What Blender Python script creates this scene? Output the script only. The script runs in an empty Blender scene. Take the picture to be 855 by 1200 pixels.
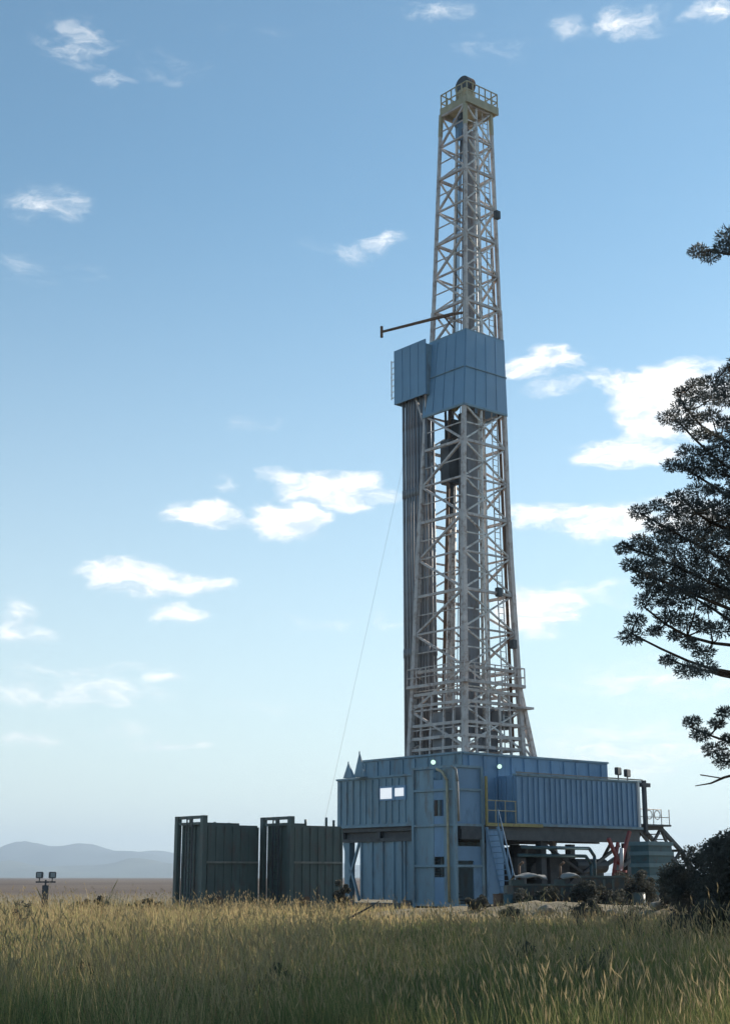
import bpy, bmesh, math, random
import numpy as np
from mathutils import Vector, Matrix, Quaternion
R = math.radians
random.seed(7); rng = np.random.default_rng(11)
sc = bpy.context.scene
col = sc.collection

# ------------------------------------------------------------------ camera
F = 1700.0; HCAM = 1.6; PITCH = math.atan(428/1700)
cd = bpy.data.cameras.new('camera'); cam = bpy.data.objects.new('camera', cd); col.objects.link(cam)
cam.location = (0, 0, HCAM); cam.rotation_euler = (R(90)+PITCH, 0, 0)
cd.sensor_fit = 'VERTICAL'; cd.sensor_height = 24; cd.lens = 24*F/1200
cd.clip_start = 0.1; cd.clip_end = 60000
sc.camera = cam
CT, ST = math.cos(PITCH), math.sin(PITCH)
def at(px, py, Y):
    u = (px-427.5)/F; v = (600-py)/F
    dy = CT - v*ST; dz = ST + v*CT
    t = Y/dy
    return Vector((u*t, Y, HCAM + dz*t))
def azel(px, py):
    p = at(px, py, 1.0) - Vector((0, 0, HCAM))
    return math.atan2(p.x, p.y), math.atan2(p.z, math.hypot(p.x, p.y))

SUN_AZ, SUN_EL = R(50), R(25)

# ------------------------------------------------------------------ world
w = bpy.data.worlds.new('World'); sc.world = w; w.use_nodes = True
nt = w.node_tree; N = nt.nodes; Lk = nt.links
for n in list(N): N.remove(n)
def node(t, **k):
    n = N.new(t)
    for a, b in k.items(): setattr(n, a, b)
    return n
def m1(op, a, b=None, c=None, clamp=False):
    n = node('ShaderNodeMath', operation=op, use_clamp=clamp)
    for i, v in enumerate((a, b, c)):
        if v is None: continue
        if isinstance(v, (int, float)): n.inputs[i].default_value = v
        else: Lk.new(v, n.inputs[i])
    return n.outputs[0]
def vm(op, a, b=None):
    n = node('ShaderNodeVectorMath', operation=op)
    for i, v in enumerate((a, b)):
        if v is None: continue
        if isinstance(v, tuple): n.inputs[i].default_value = v
        else: Lk.new(v, n.inputs[i])
    return n
def maprange(v, a, b, c=0.0, d=1.0, smooth=True):
    n = node('ShaderNodeMapRange'); n.interpolation_type = 'SMOOTHSTEP' if smooth else 'LINEAR'
    Lk.new(v, n.inputs[0])
    for i, x in enumerate((a, b, c, d)): n.inputs[i+1].default_value = x
    return n.outputs[0]
sky = node('ShaderNodeTexSky', sky_type='NISHITA')
sky.sun_disc = False; sky.sun_elevation = SUN_EL; sky.sun_rotation = SUN_AZ
sky.altitude = 1400; sky.air_density = 1.0; sky.dust_density = 0.6; sky.ozone_density = 1.6
tc = node('ShaderNodeTexCoord')
sep = node('ShaderNodeSeparateXYZ'); Lk.new(tc.outputs['Generated'], sep.inputs[0])
az = m1('ARCTAN2', sep.outputs[0], sep.outputs[1])
el = m1('ARCSINE', sep.outputs[2])
comb = node('ShaderNodeCombineXYZ'); Lk.new(az, comb.inputs[0]); Lk.new(el, comb.inputs[1])
P = comb.outputs[0]
# warp
nw = node('ShaderNodeTexNoise'); nw.inputs['Scale'].default_value = 28; nw.inputs['Detail'].default_value = 5
Lk.new(vm('MULTIPLY', P, (0.8, 1.7, 1)).outputs[0], nw.inputs['Vector'])
wv = vm('MULTIPLY', vm('SUBTRACT', nw.outputs['Color'], (0.5, 0.5, 0.5)).outputs[0], (0.060, 0.026, 0))
PW = vm('ADD', P, wv.outputs[0]).outputs[0]
nf = node('ShaderNodeTexNoise'); nf.inputs['Scale'].default_value = 52; nf.inputs['Detail'].default_value = 9; nf.inputs['Roughness'].default_value = 0.62
Lk.new(vm('MULTIPLY', PW, (0.75, 1.9, 1)).outputs[0], nf.inputs['Vector'])
CL = [ # px, py, half width, half height, strength
 (150,672,66,12,1.0),(205,684,62,12,1.0),(160,690,34,10,.8),(205,716,24,10,.8),
 (245,603,48,12,.95),(258,572,20,10,.5),(335,604,44,20,1.15),(395,575,56,18,1.15),(330,558,26,9,.7),(430,568,28,14,.9),
 (640,422,44,16,1.05),(655,452,36,9,.6),(765,448,62,20,1.25),(772,482,50,30,1.25),(730,530,58,16,1.15),(815,470,50,40,1.1),(700,440,30,10,.6),
 (650,606,58,12,1.0),(720,612,72,18,1.1),(800,600,60,20,.9),(632,716,46,24,1.15),(700,690,60,12,.5),
 (455,280,34,10,.55),(405,292,46,12,.35),(52,238,50,18,.55),(25,228,20,10,.4),
 (92,50,56,24,.45),(195,80,40,16,.28),(132,94,26,10,.4),(510,12,46,9,.5),(665,36,26,12,.45),(735,26,52,16,.55),(832,14,26,10,.7),(575,52,60,16,.28),(310,38,60,12,.2),
 (80,812,105,17,.6),(110,786,80,7,.55),(205,797,30,7,.7),(190,872,50,6,.65),(30,864,34,6,.6),(120,858,60,6,.4),
 (12,730,26,24,.7),(40,745,22,9,.5),(290,497,40,9,.32),(100,322,30,7,.3),(35,315,36,18,.3),(375,732,60,8,.4),(460,730,40,8,.35),(640,790,90,8,.3),(320,830,120,8,.25),(780,800,120,20,.5),(760,880,160,30,.6),
]
Fv = None
for (px, py, rx, ry, s) in CL:
    a, e = azel(px, py)
    d = vm('SUBTRACT', PW, (a, e, 0)).outputs[0]
    d = vm('MULTIPLY', d, (F/rx/1.4, F/ry/1.55, 0)).outputs[0]
    dd = vm('DOT_PRODUCT', d, d).outputs['Value']
    val = m1('MULTIPLY_ADD', dd, -s, s)
    Fv = val if Fv is None else m1('MAXIMUM', Fv, val)
Fv = m1('MAXIMUM', Fv, 0.0)
# no clouds outside the view are placed: a thin broken veil covers the rest of the sky
dens = m1('MULTIPLY_ADD', m1('SUBTRACT', nf.outputs['Fac'], 0.47), 2.5, Fv)
dens = m1('MULTIPLY', maprange(dens, 0.05, 1.35), maprange(Fv, 0.0, 0.75))
core = maprange(nf.outputs['Fac'], 0.33, 0.62)
# pale moisture towards the horizon
hz = maprange(el, 0.0, 0.50, 1.0, 0.0, smooth=False)
hz = m1('POWER', hz, 1.9)
mixh = node('ShaderNodeMix', data_type='RGBA'); Lk.new(m1('MULTIPLY', hz, 0.90), mixh.inputs[0])
hsv = node('ShaderNodeHueSaturation'); hsv.inputs['Saturation'].default_value = 1.0; hsv.inputs['Value'].default_value = 1.0
tint = vm('MULTIPLY', sky.outputs[0], (.80, 1.0, .92))
Lk.new(tint.outputs[0], hsv.inputs['Color'])
Lk.new(hsv.outputs[0], mixh.inputs[6]); mixh.inputs[7].default_value = (5.2, 5.45, 5.2, 1)
mixc = node('ShaderNodeMix', data_type='RGBA'); Lk.new(dens, mixc.inputs[0])
Lk.new(mixh.outputs[2], mixc.inputs[6])
mc2 = node('ShaderNodeMix', data_type='RGBA'); Lk.new(core, mc2.inputs[0])
mc2.inputs[6].default_value = (5.3, 5.7, 6.1, 1); mc2.inputs[7].default_value = (7.8, 7.65, 7.4, 1)
Lk.new(mc2.outputs[2], mixc.inputs[7])
bg = node('ShaderNodeBackground'); bg.inputs['Strength'].default_value = 0.115
Lk.new(mixc.outputs[2], bg.inputs['Color'])
ow = node('ShaderNodeOutputWorld'); Lk.new(bg.outputs[0], ow.inputs[0])

sl = bpy.data.lights.new('sun', 'SUN'); sl.energy = 4.4; sl.angle = R(0.5); sl.color = (1.0, 0.90, 0.76)
so = bpy.data.objects.new('sun', sl); col.objects.link(so)
sdir = Vector((math.sin(SUN_AZ)*math.cos(SUN_EL), math.cos(SUN_AZ)*math.cos(SUN_EL), math.sin(SUN_EL)))
so.rotation_euler = sdir.to_track_quat('Z', 'Y').to_euler()
so.location = sdir*200

vs = sc.view_settings; vs.view_transform = 'Standard'; vs.look = 'None'; vs.gamma = 1; vs.exposure = 0.66; vs.use_curve_mapping = False
sc.cycles.volume_bounces = 0; sc.cycles.max_bounces = 6; sc.cycles.transparent_max_bounces = 8

# ------------------------------------------------------------------ materials
def mat(name, c, rough=0.6, metal=0.0, var=0.15, scale=1.5, streak=1.0, c2=None, c2amt=0.0, bump=0.0, spec=0.4, noise_detail=6):
    m = bpy.data.materials.new(name); m.use_nodes = True; t = m.node_tree; b = t.nodes['Principled BSDF']
    b.inputs['Roughness'].default_value = rough; b.inputs['Metallic'].default_value = metal
    b.inputs['Specular IOR Level'].default_value = spec
    tcn = t.nodes.new('ShaderNodeTexCoord'); mp = t.nodes.new('ShaderNodeMapping')
    mp.inputs['Scale'].default_value = (scale, scale, scale*streak)
    t.links.new(tcn.outputs['Object'], mp.inputs[0])
    n = t.nodes.new('ShaderNodeTexNoise'); n.inputs['Scale'].default_value = 1.0; n.inputs['Detail'].default_value = noise_detail; n.inputs['Roughness'].default_value = .65
    t.links.new(mp.outputs[0], n.inputs['Vector'])
    mx = t.nodes.new('ShaderNodeMix'); mx.data_type = 'RGBA'
    mx.inputs[6].default_value = (c[0]*(1-var), c[1]*(1-var), c[2]*(1-var), 1)
    mx.inputs[7].default_value = (min(1, c[0]*(1+var)), min(1, c[1]*(1+var)), min(1, c[2]*(1+var)), 1)
    mr = t.nodes.new('ShaderNodeMapRange'); mr.inputs[1].default_value = .3; mr.inputs[2].default_value = .7
    t.links.new(n.outputs['Fac'], mr.inputs[0]); t.links.new(mr.outputs[0], mx.inputs[0])
    out = mx.outputs[2]
    if c2:
        n2 = t.nodes.new('ShaderNodeTexNoise'); n2.inputs['Scale'].default_value = 2.3; n2.inputs['Detail'].default_value = 8; n2.inputs['Roughness'].default_value = .7
        t.links.new(mp.outputs[0], n2.inputs['Vector'])
        r2 = t.nodes.new('ShaderNodeMapRange'); r2.inputs[1].default_value = .62-c2amt*.3; r2.inputs[2].default_value = .72-c2amt*.2
        t.links.new(n2.outputs['Fac'], r2.inputs[0])
        m2 = t.nodes.new('ShaderNodeMix'); m2.data_type = 'RGBA'
        t.links.new(r2.outputs[0], m2.inputs[0]); t.links.new(out, m2.inputs[6]); m2.inputs[7].default_value = (*c2, 1)
        out = m2.outputs[2]
    t.links.new(out, b.inputs['Base Color'])
    if bump:
        bp = t.nodes.new('ShaderNodeBump'); bp.inputs['Strength'].default_value = bump; bp.inputs['Distance'].default_value = .03
        t.links.new(n.outputs['Fac'], bp.inputs['Height']); t.links.new(bp.outputs[0], b.inputs['Normal'])
    return m
M = {}
M['blue'] = mat('blue_paint', (.18, .305, .46), .5, var=.12, scale=.8, streak=.3, c2=(.14, .24, .36), c2amt=.25)
M['mastblue'] = mat('mast_wall_blue_paint', (.19, .335, .49), .5, var=.08, scale=.5)
M['blue2'] = mat('weathered_blue_paint', (.21, .315, .39), .55, var=.15, scale=.9, streak=.3, c2=(.19, .22, .24), c2amt=.35)
M['mastgrey'] = mat('weathered_grey_steel', (.56, .51, .49), .55, var=.18, scale=1.2, c2=(.34, .25, .21), c2amt=.4)
M['mastwhite'] = mat('faded_white_steel', (.72, .69, .66), .55, var=.2, scale=1.1, c2=(.22, .15, .12), c2amt=.4)
M['darksteel'] = mat('dark_steel', (.065, .07, .078), .5, var=.3, scale=2)
M['pipe'] = mat('pipe_steel', (.26, .265, .285), .5, metal=.1, var=.2, scale=1.0, streak=.3, c2=(.19, .15, .14), c2amt=.35)
M['yellow'] = mat('safety_yellow', (.34, .28, .11), .5, var=.2, scale=2, c2=(.2, .15, .08), c2amt=.3)
M['tan'] = mat('dusty_yellow_paint', (.42, .37, .25), .55, var=.2, scale=2)
M['tank'] = mat('dark_green_tank_paint', (.088, .118, .112), .5, var=.25, scale=.9, streak=.3, c2=(.10, .09, .08), c2amt=.4)
M['tankline'] = mat('pale_stripe_paint', (.20, .20, .18), .6, var=.25, scale=3)
M['teal'] = mat('teal_tank_paint', (.06, .12, .14), .5, var=.2, scale=1, c2=(.08, .07, .06), c2amt=.3)
M['red'] = mat('red_oxide_paint', (.30, .07, .065), .5, var=.2, scale=2)
M['white'] = mat('white_paint', (.7, .7, .7), .5, var=.1, scale=2)
M['palegrey'] = mat('dusty_pale_canvas', (.25, .245, .23), .7, var=.25, scale=2)
M['black'] = mat('black_rubber', (.03, .03, .033), .6, var=.3, scale=3)
M['cable'] = mat('steel_cable', (.12, .12, .13), .5, metal=.5, var=.1)
M['bark'] = mat('pine_bark', (.10, .065, .045), .9, var=.5, scale=5, streak=.3, bump=.8, spec=.1)
M['needles'] = mat('pine_needles', (.12, .125, .115), .6, var=.4, scale=.8, spec=.25)
M['shrub'] = mat('dark_shrub_leaves', (.085, .085, .07), .7, var=.5, scale=1.5, spec=.2)
def thin(m, f):
    t = m.node_tree; b = t.nodes['Principled BSDF']; tr = t.nodes.new('ShaderNodeBsdfTranslucent'); mx = t.nodes.new('ShaderNodeMixShader'); mx.inputs[0].default_value = f
    src = b.inputs['Base Color'].links[0].from_socket; t.links.new(src, tr.inputs['Color']); t.links.new(b.outputs[0], mx.inputs[1]); t.links.new(tr.outputs[0], mx.inputs[2]); t.links.new(mx.outputs[0], t.nodes['Material Output'].inputs[0])
thin(M['needles'], .4); thin(M['shrub'], .35)
M['deadwood'] = mat('weathered_dead_wood', (.12, .10, .085), .9, var=.35, scale=5, spec=.1)
M['rust'] = mat('rusty_steel', (.17, .10, .065), .8, var=.35, scale=3)
M['bin'] = mat('rusting_dark_bin_paint', (.06, .07, .07), .7, var=.4, scale=1.5, c2=(.12, .08, .055), c2amt=.6)
M['ribteal'] = mat('pale_teal_paint', (.13, .21, .24), .5, var=.2, scale=1)
M['rock'] = mat('tan_stone', (.28, .24, .19), .9, var=.25, scale=4, bump=.5, spec=.1)
def emit(name, c, s):
    m = bpy.data.materials.new(name); m.use_nodes = True; b = m.node_tree.nodes['Principled BSDF']
    b.inputs['Base Color'].default_value = (.8, .8, .8, 1); b.inputs['Emission Color'].default_value = (*c, 1); b.inputs['Emission Strength'].default_value = s
    return m
M['lamp'] = emit('lit_lamp_glass', (.55, .9, .68), .75)
M['window'] = emit('lit_window_pane', (.92, .95, 1.0), .42)
def glass():
    m = bpy.data.materials.new('lamp_glass'); m.use_nodes = True; b = m.node_tree.nodes['Principled BSDF']
    b.inputs['Base Color'].default_value = (.3, .32, .33, 1); b.inputs['Roughness'].default_value = .15
    return m
M['glass'] = glass()

# ------------------------------------------------------------------ mesh builder
class MB:
    def __init__(s): s.v = []; s.f = []
    def raw(s, vs, fs):
        o = len(s.v); s.v += [tuple(x) for x in vs]; s.f += [tuple(i+o for i in f) for f in fs]; return s
    def box(s, c, d, rz=0.0):
        cx, cy, cz = c; dx, dy, dz = d[0]/2, d[1]/2, d[2]/2; ca, sa = math.cos(rz), math.sin(rz)
        vs = []
        for x, y, z in ((-1,-1,-1),(1,-1,-1),(1,1,-1),(-1,1,-1),(-1,-1,1),(1,-1,1),(1,1,1),(-1,1,1)):
            X, Y, Z = x*dx, y*dy, z*dz
            vs.append((cx+X*ca-Y*sa, cy+X*sa+Y*ca, cz+Z))
        return s.raw(vs, ((3,2,1,0),(4,5,6,7),(0,1,5,4),(1,2,6,5),(2,3,7,6),(3,0,4,7)))
    def bb(s, a0, a1, b0, b1, z0, z1): return s.box(((a0+a1)/2, (b0+b1)/2, (z0+z1)/2), (abs(a1-a0), abs(b1-b0), abs(z1-z0)))
    def tube(s, p, q, r, n=6, r2=None, caps=True, rot=0.0):
        p = Vector(p); q = Vector(q); d = q-p
        if d.length < 1e-6: return s
        d.normalize(); up = Vector((0,0,1)) if abs(d.z) < .95 else Vector((1,0,0))
        x = d.cross(up).normalized(); y = x.cross(d).normalized(); r2 = r if r2 is None else r2
        vs = []
        for P_, rr in ((p, r), (q, r2)):
            for i in range(n):
                a = rot + 2*math.pi*i/n; vs.append(P_ + (x*math.cos(a)+y*math.sin(a))*rr)
        fs = [(i, (i+1) % n, n+(i+1) % n, n+i) for i in range(n)]
        if caps: fs += [tuple(reversed(range(n))), tuple(range(n, 2*n))]
        return s.raw(vs, fs)
    def beam(s, p, q, w_): return s.tube(p, q, w_*.7071, 4, rot=math.pi/4)
    def path(s, pts, r, n=6):
        for i in range(len(pts)-1):
            ra = r if not isinstance(r, (list, tuple)) else r[i]; rb = r if not isinstance(r, (list, tuple)) else r[i+1]
            s.tube(pts[i], pts[i+1], ra, n, rb)
        return s
    def disc(s, c, ax, r, th, n=20):
        c = Vector(c); ax = Vector(ax).normalized(); return s.tube(c-ax*th/2, c+ax*th/2, r, n)
    def build(s, name, m, parent=None, smooth=False, bevel=0.0):
        me = bpy.data.meshes.new(name); me.from_pydata(s.v, [], s.f); me.materials.append(m); me.update()
        o = bpy.data.objects.new(name, me); col.objects.link(o)
        if parent: o.parent = parent
        if smooth:
            for p in me.polygons: p.use_smooth = True
        if bevel:
            bm = bmesh.new(); bm.from_mesh(me)
            bmesh.ops.bevel(bm, geom=list(bm.edges), offset=bevel, segments=2, affect='EDGES', clamp_overlap=True)
            bm.to_mesh(me); bm.free()
        return o
def tag(o, label=None, cat=None, group=None, kind=None):
    if label: o['label'] = label
    if cat: o['category'] = cat
    if group: o['group'] = group
    if kind: o['kind'] = kind
    return o
def thing(name, label, cat, loc=(0,0,0), rz=0.0, group=None):
    o = bpy.data.objects.new(name, None); col.objects.link(o); o.location = loc; o.rotation_euler = (0,0,rz)
    return tag(o, label, cat, group)
def np_mesh(name, verts, faces_flat, loop_tot, m, colors=None, parent=None):
    me = bpy.data.meshes.new(name); nv = len(verts); nl = len(faces_flat); nfc = len(loop_tot)
    me.vertices.add(nv); me.vertices.foreach_set('co', verts.astype(np.float32).ravel())
    me.loops.add(nl); me.loops.foreach_set('vertex_index', faces_flat.astype(np.int32))
    me.polygons.add(nfc); st = np.zeros(nfc, np.int32); st[1:] = np.cumsum(loop_tot)[:-1]
    me.polygons.foreach_set('loop_start', st); me.polygons.foreach_set('loop_total', loop_tot.astype(np.int32))
    me.update(calc_edges=True)
    if colors is not None:
        ca = me.color_attributes.new('Col', 'FLOAT_COLOR', 'POINT')
        ca.data.foreach_set('color', np.concatenate([colors, np.ones((nv,1))], 1).astype(np.float32).ravel())
    me.materials.append(m); me.validate()
    o = bpy.data.objects.new(name, me); col.objects.link(o)
    if parent: o.parent = parent
    return o

# ------------------------------------------------------------------ terrain
def lf(x, y, k=1.0, seed=0.0):
    return (np.sin(x*.9*k+1.3+seed)+np.sin(y*1.1*k+x*.35*k+.4+seed*2)+np.sin(x*.53*k-y*.61*k+2.1+seed*3)+np.sin(x*1.7*k+y*1.3*k+seed))/4
def gz(x, y):
    x = np.asarray(x, float); y = np.asarray(y, float)
    z = .06*lf(x, y, .55) + .035*lf(x, y, 2.1, 1.7)
    ridge = np.exp(-((y-62.5-.6*np.sin(x*.3))/2.2)**2)*(.44+.22*lf(x, y, 1.3, 4)+.14*lf(x, y, 4.3, 2))*(1/(1+np.exp(-(x-1.0)*.8)))
    z = z + np.maximum(ridge, 0)
    fade = np.clip(1-(np.hypot(x, y)-150)/200, 0, 1)
    return z*fade
fine = np.arange(-60, 60.1, .8)
geo = 60*np.power(200., np.linspace(0, 1, 34))[1:]
xs = np.concatenate([-geo[::-1], fine, geo])
yf = np.arange(-10, 100.1, .7)
ys = np.concatenate([[-12000., -3000., -800., -200., -60., -25.], yf, 100*np.power(120., np.linspace(0, 1, 34))[1:]])
XX, YY = np.meshgrid(xs, ys); ZZ = gz(XX, YY)
V = np.stack([XX, YY, ZZ], -1).reshape(-1, 3)
nx, ny = len(xs), len(ys)
i0 = (np.arange(ny-1)[:, None]*nx + np.arange(nx-1)[None]).ravel()
FF = np.stack([i0, i0+1, i0+nx+1, i0+nx], 1)
def ground_mat():
    m = bpy.data.materials.new('dry_ground'); m.use_nodes = True; t = m.node_tree; b = t.nodes['Principled BSDF']
    b.inputs['Roughness'].default_value = .95; b.inputs['Specular IOR Level'].default_value = .1
    tcn = t.nodes.new('ShaderNodeTexCoord')
    def noise(s, d=6, mx=None):
        mp = t.nodes.new('ShaderNodeMapping'); mp.inputs['Scale'].default_value = mx or (1,1,1); t.links.new(tcn.outputs['Object'], mp.inputs[0])
        n = t.nodes.new('ShaderNodeTexNoise'); n.inputs['Scale'].default_value = s; n.inputs['Detail'].default_value = d; n.inputs['Roughness'].default_value = .65; t.links.new(mp.outputs[0], n.inputs['Vector']); return n.outputs['Fac']
    def mixc(f, a, c):
        x = t.nodes.new('ShaderNodeMix'); x.data_type = 'RGBA'; t.links.new(f, x.inputs[0])
        for i, v in ((6, a), (7, c)):
            if isinstance(v, tuple): x.inputs[i].default_value = (*v, 1)
            else: t.links.new(v, x.inputs[i])
        return x.outputs[2]
    def mr(v, a, c):
        x = t.nodes.new('ShaderNodeMapRange'); x.inputs[1].default_value = a; x.inputs[2].default_value = c; t.links.new(v, x.inputs[0]); return x.outputs[0]
    s = t.nodes.new('ShaderNodeSeparateXYZ'); t.links.new(tcn.outputs['Object'], s.inputs[0])
    near = mixc(mr(noise(1.3), .35, .65), (.055, .06, .035), (.13, .11, .065))
    dirt = mixc(mr(noise(2.2, 8), .35, .65), (.20, .165, .11), (.33, .28, .20))
    dirt = mixc(mr(noise(9, 4), .55, .7), dirt, (.12, .11, .06))
    far = mixc(mr(noise(.012, 7, (1, .35, 1)), .35, .65), (.11, .085, .075), (.20, .155, .12))
    c = mixc(mr(s.outputs[1], 52, 58), near, dirt)
    c = mixc(mr(s.outputs[1], 95, 160), c, far)
    t.links.new(c, b.inputs['Base Color'])
    bp = t.nodes.new('ShaderNodeBump'); bp.inputs['Strength'].default_value = .6; bp.inputs['Distance'].default_value = .08
    t.links.new(noise(6, 6), bp.inputs['Height']); t.links.new(bp.outputs[0], b.inputs['Normal'])
    return m
tag(np_mesh('ground', V, FF.ravel(), np.full(len(FF), 4), ground_mat()), kind='structure')

# hills: two ridges with depth, far away
def hills(name, Y0, X0, X1, prof, color, depth, seed):
    n = 160; rows = 26
    xs_ = np.linspace(X0, X1, n); vs_ = []
    for j in range(rows):
        t = j/(rows-1); sh = math.sin(math.pi*t)**1.2
        for i, x in enumerate(xs_):
            px = 427.5 + x/Y0*F*CT
            h = np.interp(px, *prof)
            h = h*(1+.25*math.sin(x*.004+t*5+seed))*sh if j != rows//2 else h
            h = max(-5, h + (12*math.sin(x*.011+t*9+seed)+8*math.sin(x*.023-t*15))*sh*.5) if h > 8 else h
            vs_.append((x, Y0-depth/2+depth*t, h-3))
    vs_ = np.array(vs_); i0 = (np.arange(rows-1)[:, None]*n+np.arange(n-1)[None]).ravel()
    ff = np.stack([i0, i0+1, i0+n+1, i0+n], 1)
    m = mat(name+'_scrub', color, .95, var=.3, scale=.004, spec=.05)
    o = np_mesh(name, vs_, ff.ravel(), np.full(len(ff), 4), m)
    for p in o.data.polygons: p.use_smooth = True
    return tag(o, kind='structure')
k1 = 8500/F
hills('hills', 8500, -5500, 4500, ([-700,-300,-100,0,20,42,60,80,100,122,140,160,185,200,240,300,380,500,700,1500],[x*k1 for x in (20,30,22,24,28,34,32,28,30,33,30,27,30,32,26,20,14,8,4,0)]), (.10,.12,.12), 2600, 0)
k2 = 6500/F
hills('foothills', 6500, -4500, 2500, ([-700,-200,-50,0,30,60,90,130,170,200,250,320,420,1500],[x*k2 for x in (14,18,12,15,19,14,16,13,19,15,13,6,0,0)]), (.12,.13,.10), 1500, 2)

# ------------------------------------------------------------------ rig frame
O = Vector((4.75, 74.0, 0)); RZ = R(40); CR, SR = math.cos(RZ), math.sin(RZ)
def toL(p):
    d = Vector(p)-O; return Vector((d.x*CR+d.y*SR, -d.x*SR+d.y*CR, d.z))
def LL(px, py, Y): return toL(at(px, py, Y))
ZF = 4.3      # underside of the drill floor walls
MY = 80.0

# --- drill floor with its substructure
plat = thing('drill_floor', 'blue corrugated drill floor enclosure raised on a steel substructure under the tall mast', 'rig platform', O, RZ)
def wall(name, a0, b0, a1, b1, z0, z1, m, parent, out, pitch=.55, th=.08, cap=True, label=None):
    mb = MB(); L_ = math.hypot(a1-a0, b1-b0); ang = math.atan2(b1-b0, a1-a0)
    c = ((a0+a1)/2, (b0+b1)/2)
    mb.box((c[0], c[1], (z0+z1)/2), (L_, th, z1-z0), ang)
    n = max(2, int(L_/pitch)); nx_, ny_ = out
    for i in range(n+1):
        t = (i+.5)/(n+1); rw = .16 if i % 4 else .26
        mb.box((a0+(a1-a0)*t+nx_*(th/2+.03), b0+(b1-b0)*t+ny_*(th/2+.03), (z0+z1)/2), (rw, .075, (z1-z0)-.14), ang)
    o = mb.build(name, m, parent)
    if cap:
        k = MB()
        k.box((c[0]+nx_*.02, c[1]+ny_*.02, z1+.052), (L_+.04, th+.16, .1), ang)
        k.box((c[0]+nx_*.02, c[1]+ny_*.02, z0-.062), (L_+.04, th+.2, .12), ang)
        k.build('wall_rail', M['blue2'], o)
    return o
Z1 = 6.74; ZT = 7.82
# outer low walls
wall('wind_wall', 0, 3.3, 0, 9.7, ZF, Z1, M['blue2'], plat, (-1, 0))
wall('wind_wall', 3.9, 0, 13.9, 0, ZF, Z1, M['blue'], plat, (0, -1), pitch=.42)
wall('wind_wall', 13.9, .1, 13.9, 9.6, ZF, Z1, M['blue'], plat, (1, 0))
wall('wind_wall', 0.1, 9.7, 13.8, 9.7, ZF, Z1, M['blue'], plat, (0, 1))
# recessed balcony wall
wall('wind_wall', 1.7, 1.2, 4.0, 1.2, ZF, Z1, M['blue'], plat, (0, -1), pitch=.7, cap=False)
wall('wind_wall', 3.9, 0.05, 3.9, 1.15, ZF, Z1, M['blue'], plat, (-1, 0), cap=False)
# inner taller walls
wall('upper_wind_wall', 1.5, 1.35, 12.8, 1.35, Z1-.3, ZT, M['blue'], plat, (0, -1), pitch=1.1)
wall('upper_wind_wall', 1.4, 1.3, 1.4, 9.5, Z1-.3, ZT, M['blue2'], plat, (-1, 0), pitch=1.1)
wall('upper_wind_wall', 12.8, 1.45, 12.8, 9.5, Z1-.3, ZT, M['blue'], plat, (1, 0), pitch=1.1)
wall('upper_wind_wall', 1.5, 9.5, 12.7, 9.5, Z1-.3, ZT, M['blue'], plat, (0, 1), pitch=1.1)
# sloping roofs between low and tall walls
r = MB(); r.bb(.05, 1.35, 3.3, 9.6, Z1-.16, Z1-.08); r.bb(4.0, 13.8, .05, 1.28, Z1-.16, Z1-.08); r.build('roof_panel', M['blue2'], plat)
# deck
d = MB(); d.bb(.05, 13.85, .05, 9.65, ZF-.35, ZF-.13)
for i in range(8): d.bb(.3+i*1.85, .5+i*1.85, .1, 9.6, ZF-.75, ZF-.352)
for b_ in (.15, 3.1, 6.4, 9.45): d.bb(.1, 13.8, b_-.12, b_+.12, ZF-.85, ZF-.353)
d.build('deck', M['darksteel'], plat)
# pale cap line along the right wall
k = MB(); k.beam((3.9, -.16, Z1+.16), (14.0, -.16, Z1+.16), .07); k.build('cap_strip', M['palegrey'], plat)
k = MB(); k.beam((13.65, -.12, ZF), (13.65, -.12, Z1+.05), .12); k.build('sunlit_corner_strip', M['white'], plat)  # white strip paints the sunlight catching this corner edge
# end column at the right corner with bracket
k = MB(); k.beam((14.2, -.1, ZF-.3), (14.2, -.1, Z1+.15), .2); k.beam((13.95, -.1, Z1-.1), (14.65, -.1, Z1-.1), .22); k.build('corner_post', M['darksteel'], plat)
# stair tower at the near corner: open framed box with panels
st = MB()
for a_ in (-.25, 1.6):
    for b_ in (.1, 3.2): st.beam((a_, b_, 0), (a_, b_, Z1+.35), .16)
for z_ in (.25, 2.15, 4.15, 5.9, Z1+.3):
    st.beam((-.25, .1, z_), (-.25, 3.2, z_), .12); st.beam((-.25, .1, z_), (1.6, .1, z_), .12)
    st.beam((1.6, .1, z_), (1.6, 3.2, z_), .12); st.beam((-.25, 3.2, z_), (1.6, 3.2, z_), .12)
st.build('stair_tower_frame', M['blue2'], plat)
sp = MB(); sp.bb(-.2, -.14, 1.75, 3.15, .3, Z1+.2); sp.bb(-.2, -.14, .16, 1.0, .3, Z1+.2)
sp.build('stair_tower_panel', M['blue2'], plat)
sp = MB(); sp.bb(-.19, -.13, 1.02, 1.73, .3, 1.6); sp.bb(-.19, -.13, 1.02, 1.73, 2.6, 4.6); sp.bb(-.19, -.13, 1.02, 1.73, 5.4, 6.4); sp.build('stair_tower_panel', M['blue'], plat)
sp = MB(); sp.bb(-.15, 1.55, .12, .18, 4.2, Z1+.25); sp.bb(-.15, 1.55, .12, .18, 2.4, 3.1); sp.bb(1.0, 1.55, .12, .18, .2, 2.4)
sp.build('stair_tower_panel', M['blue'], plat)
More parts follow.
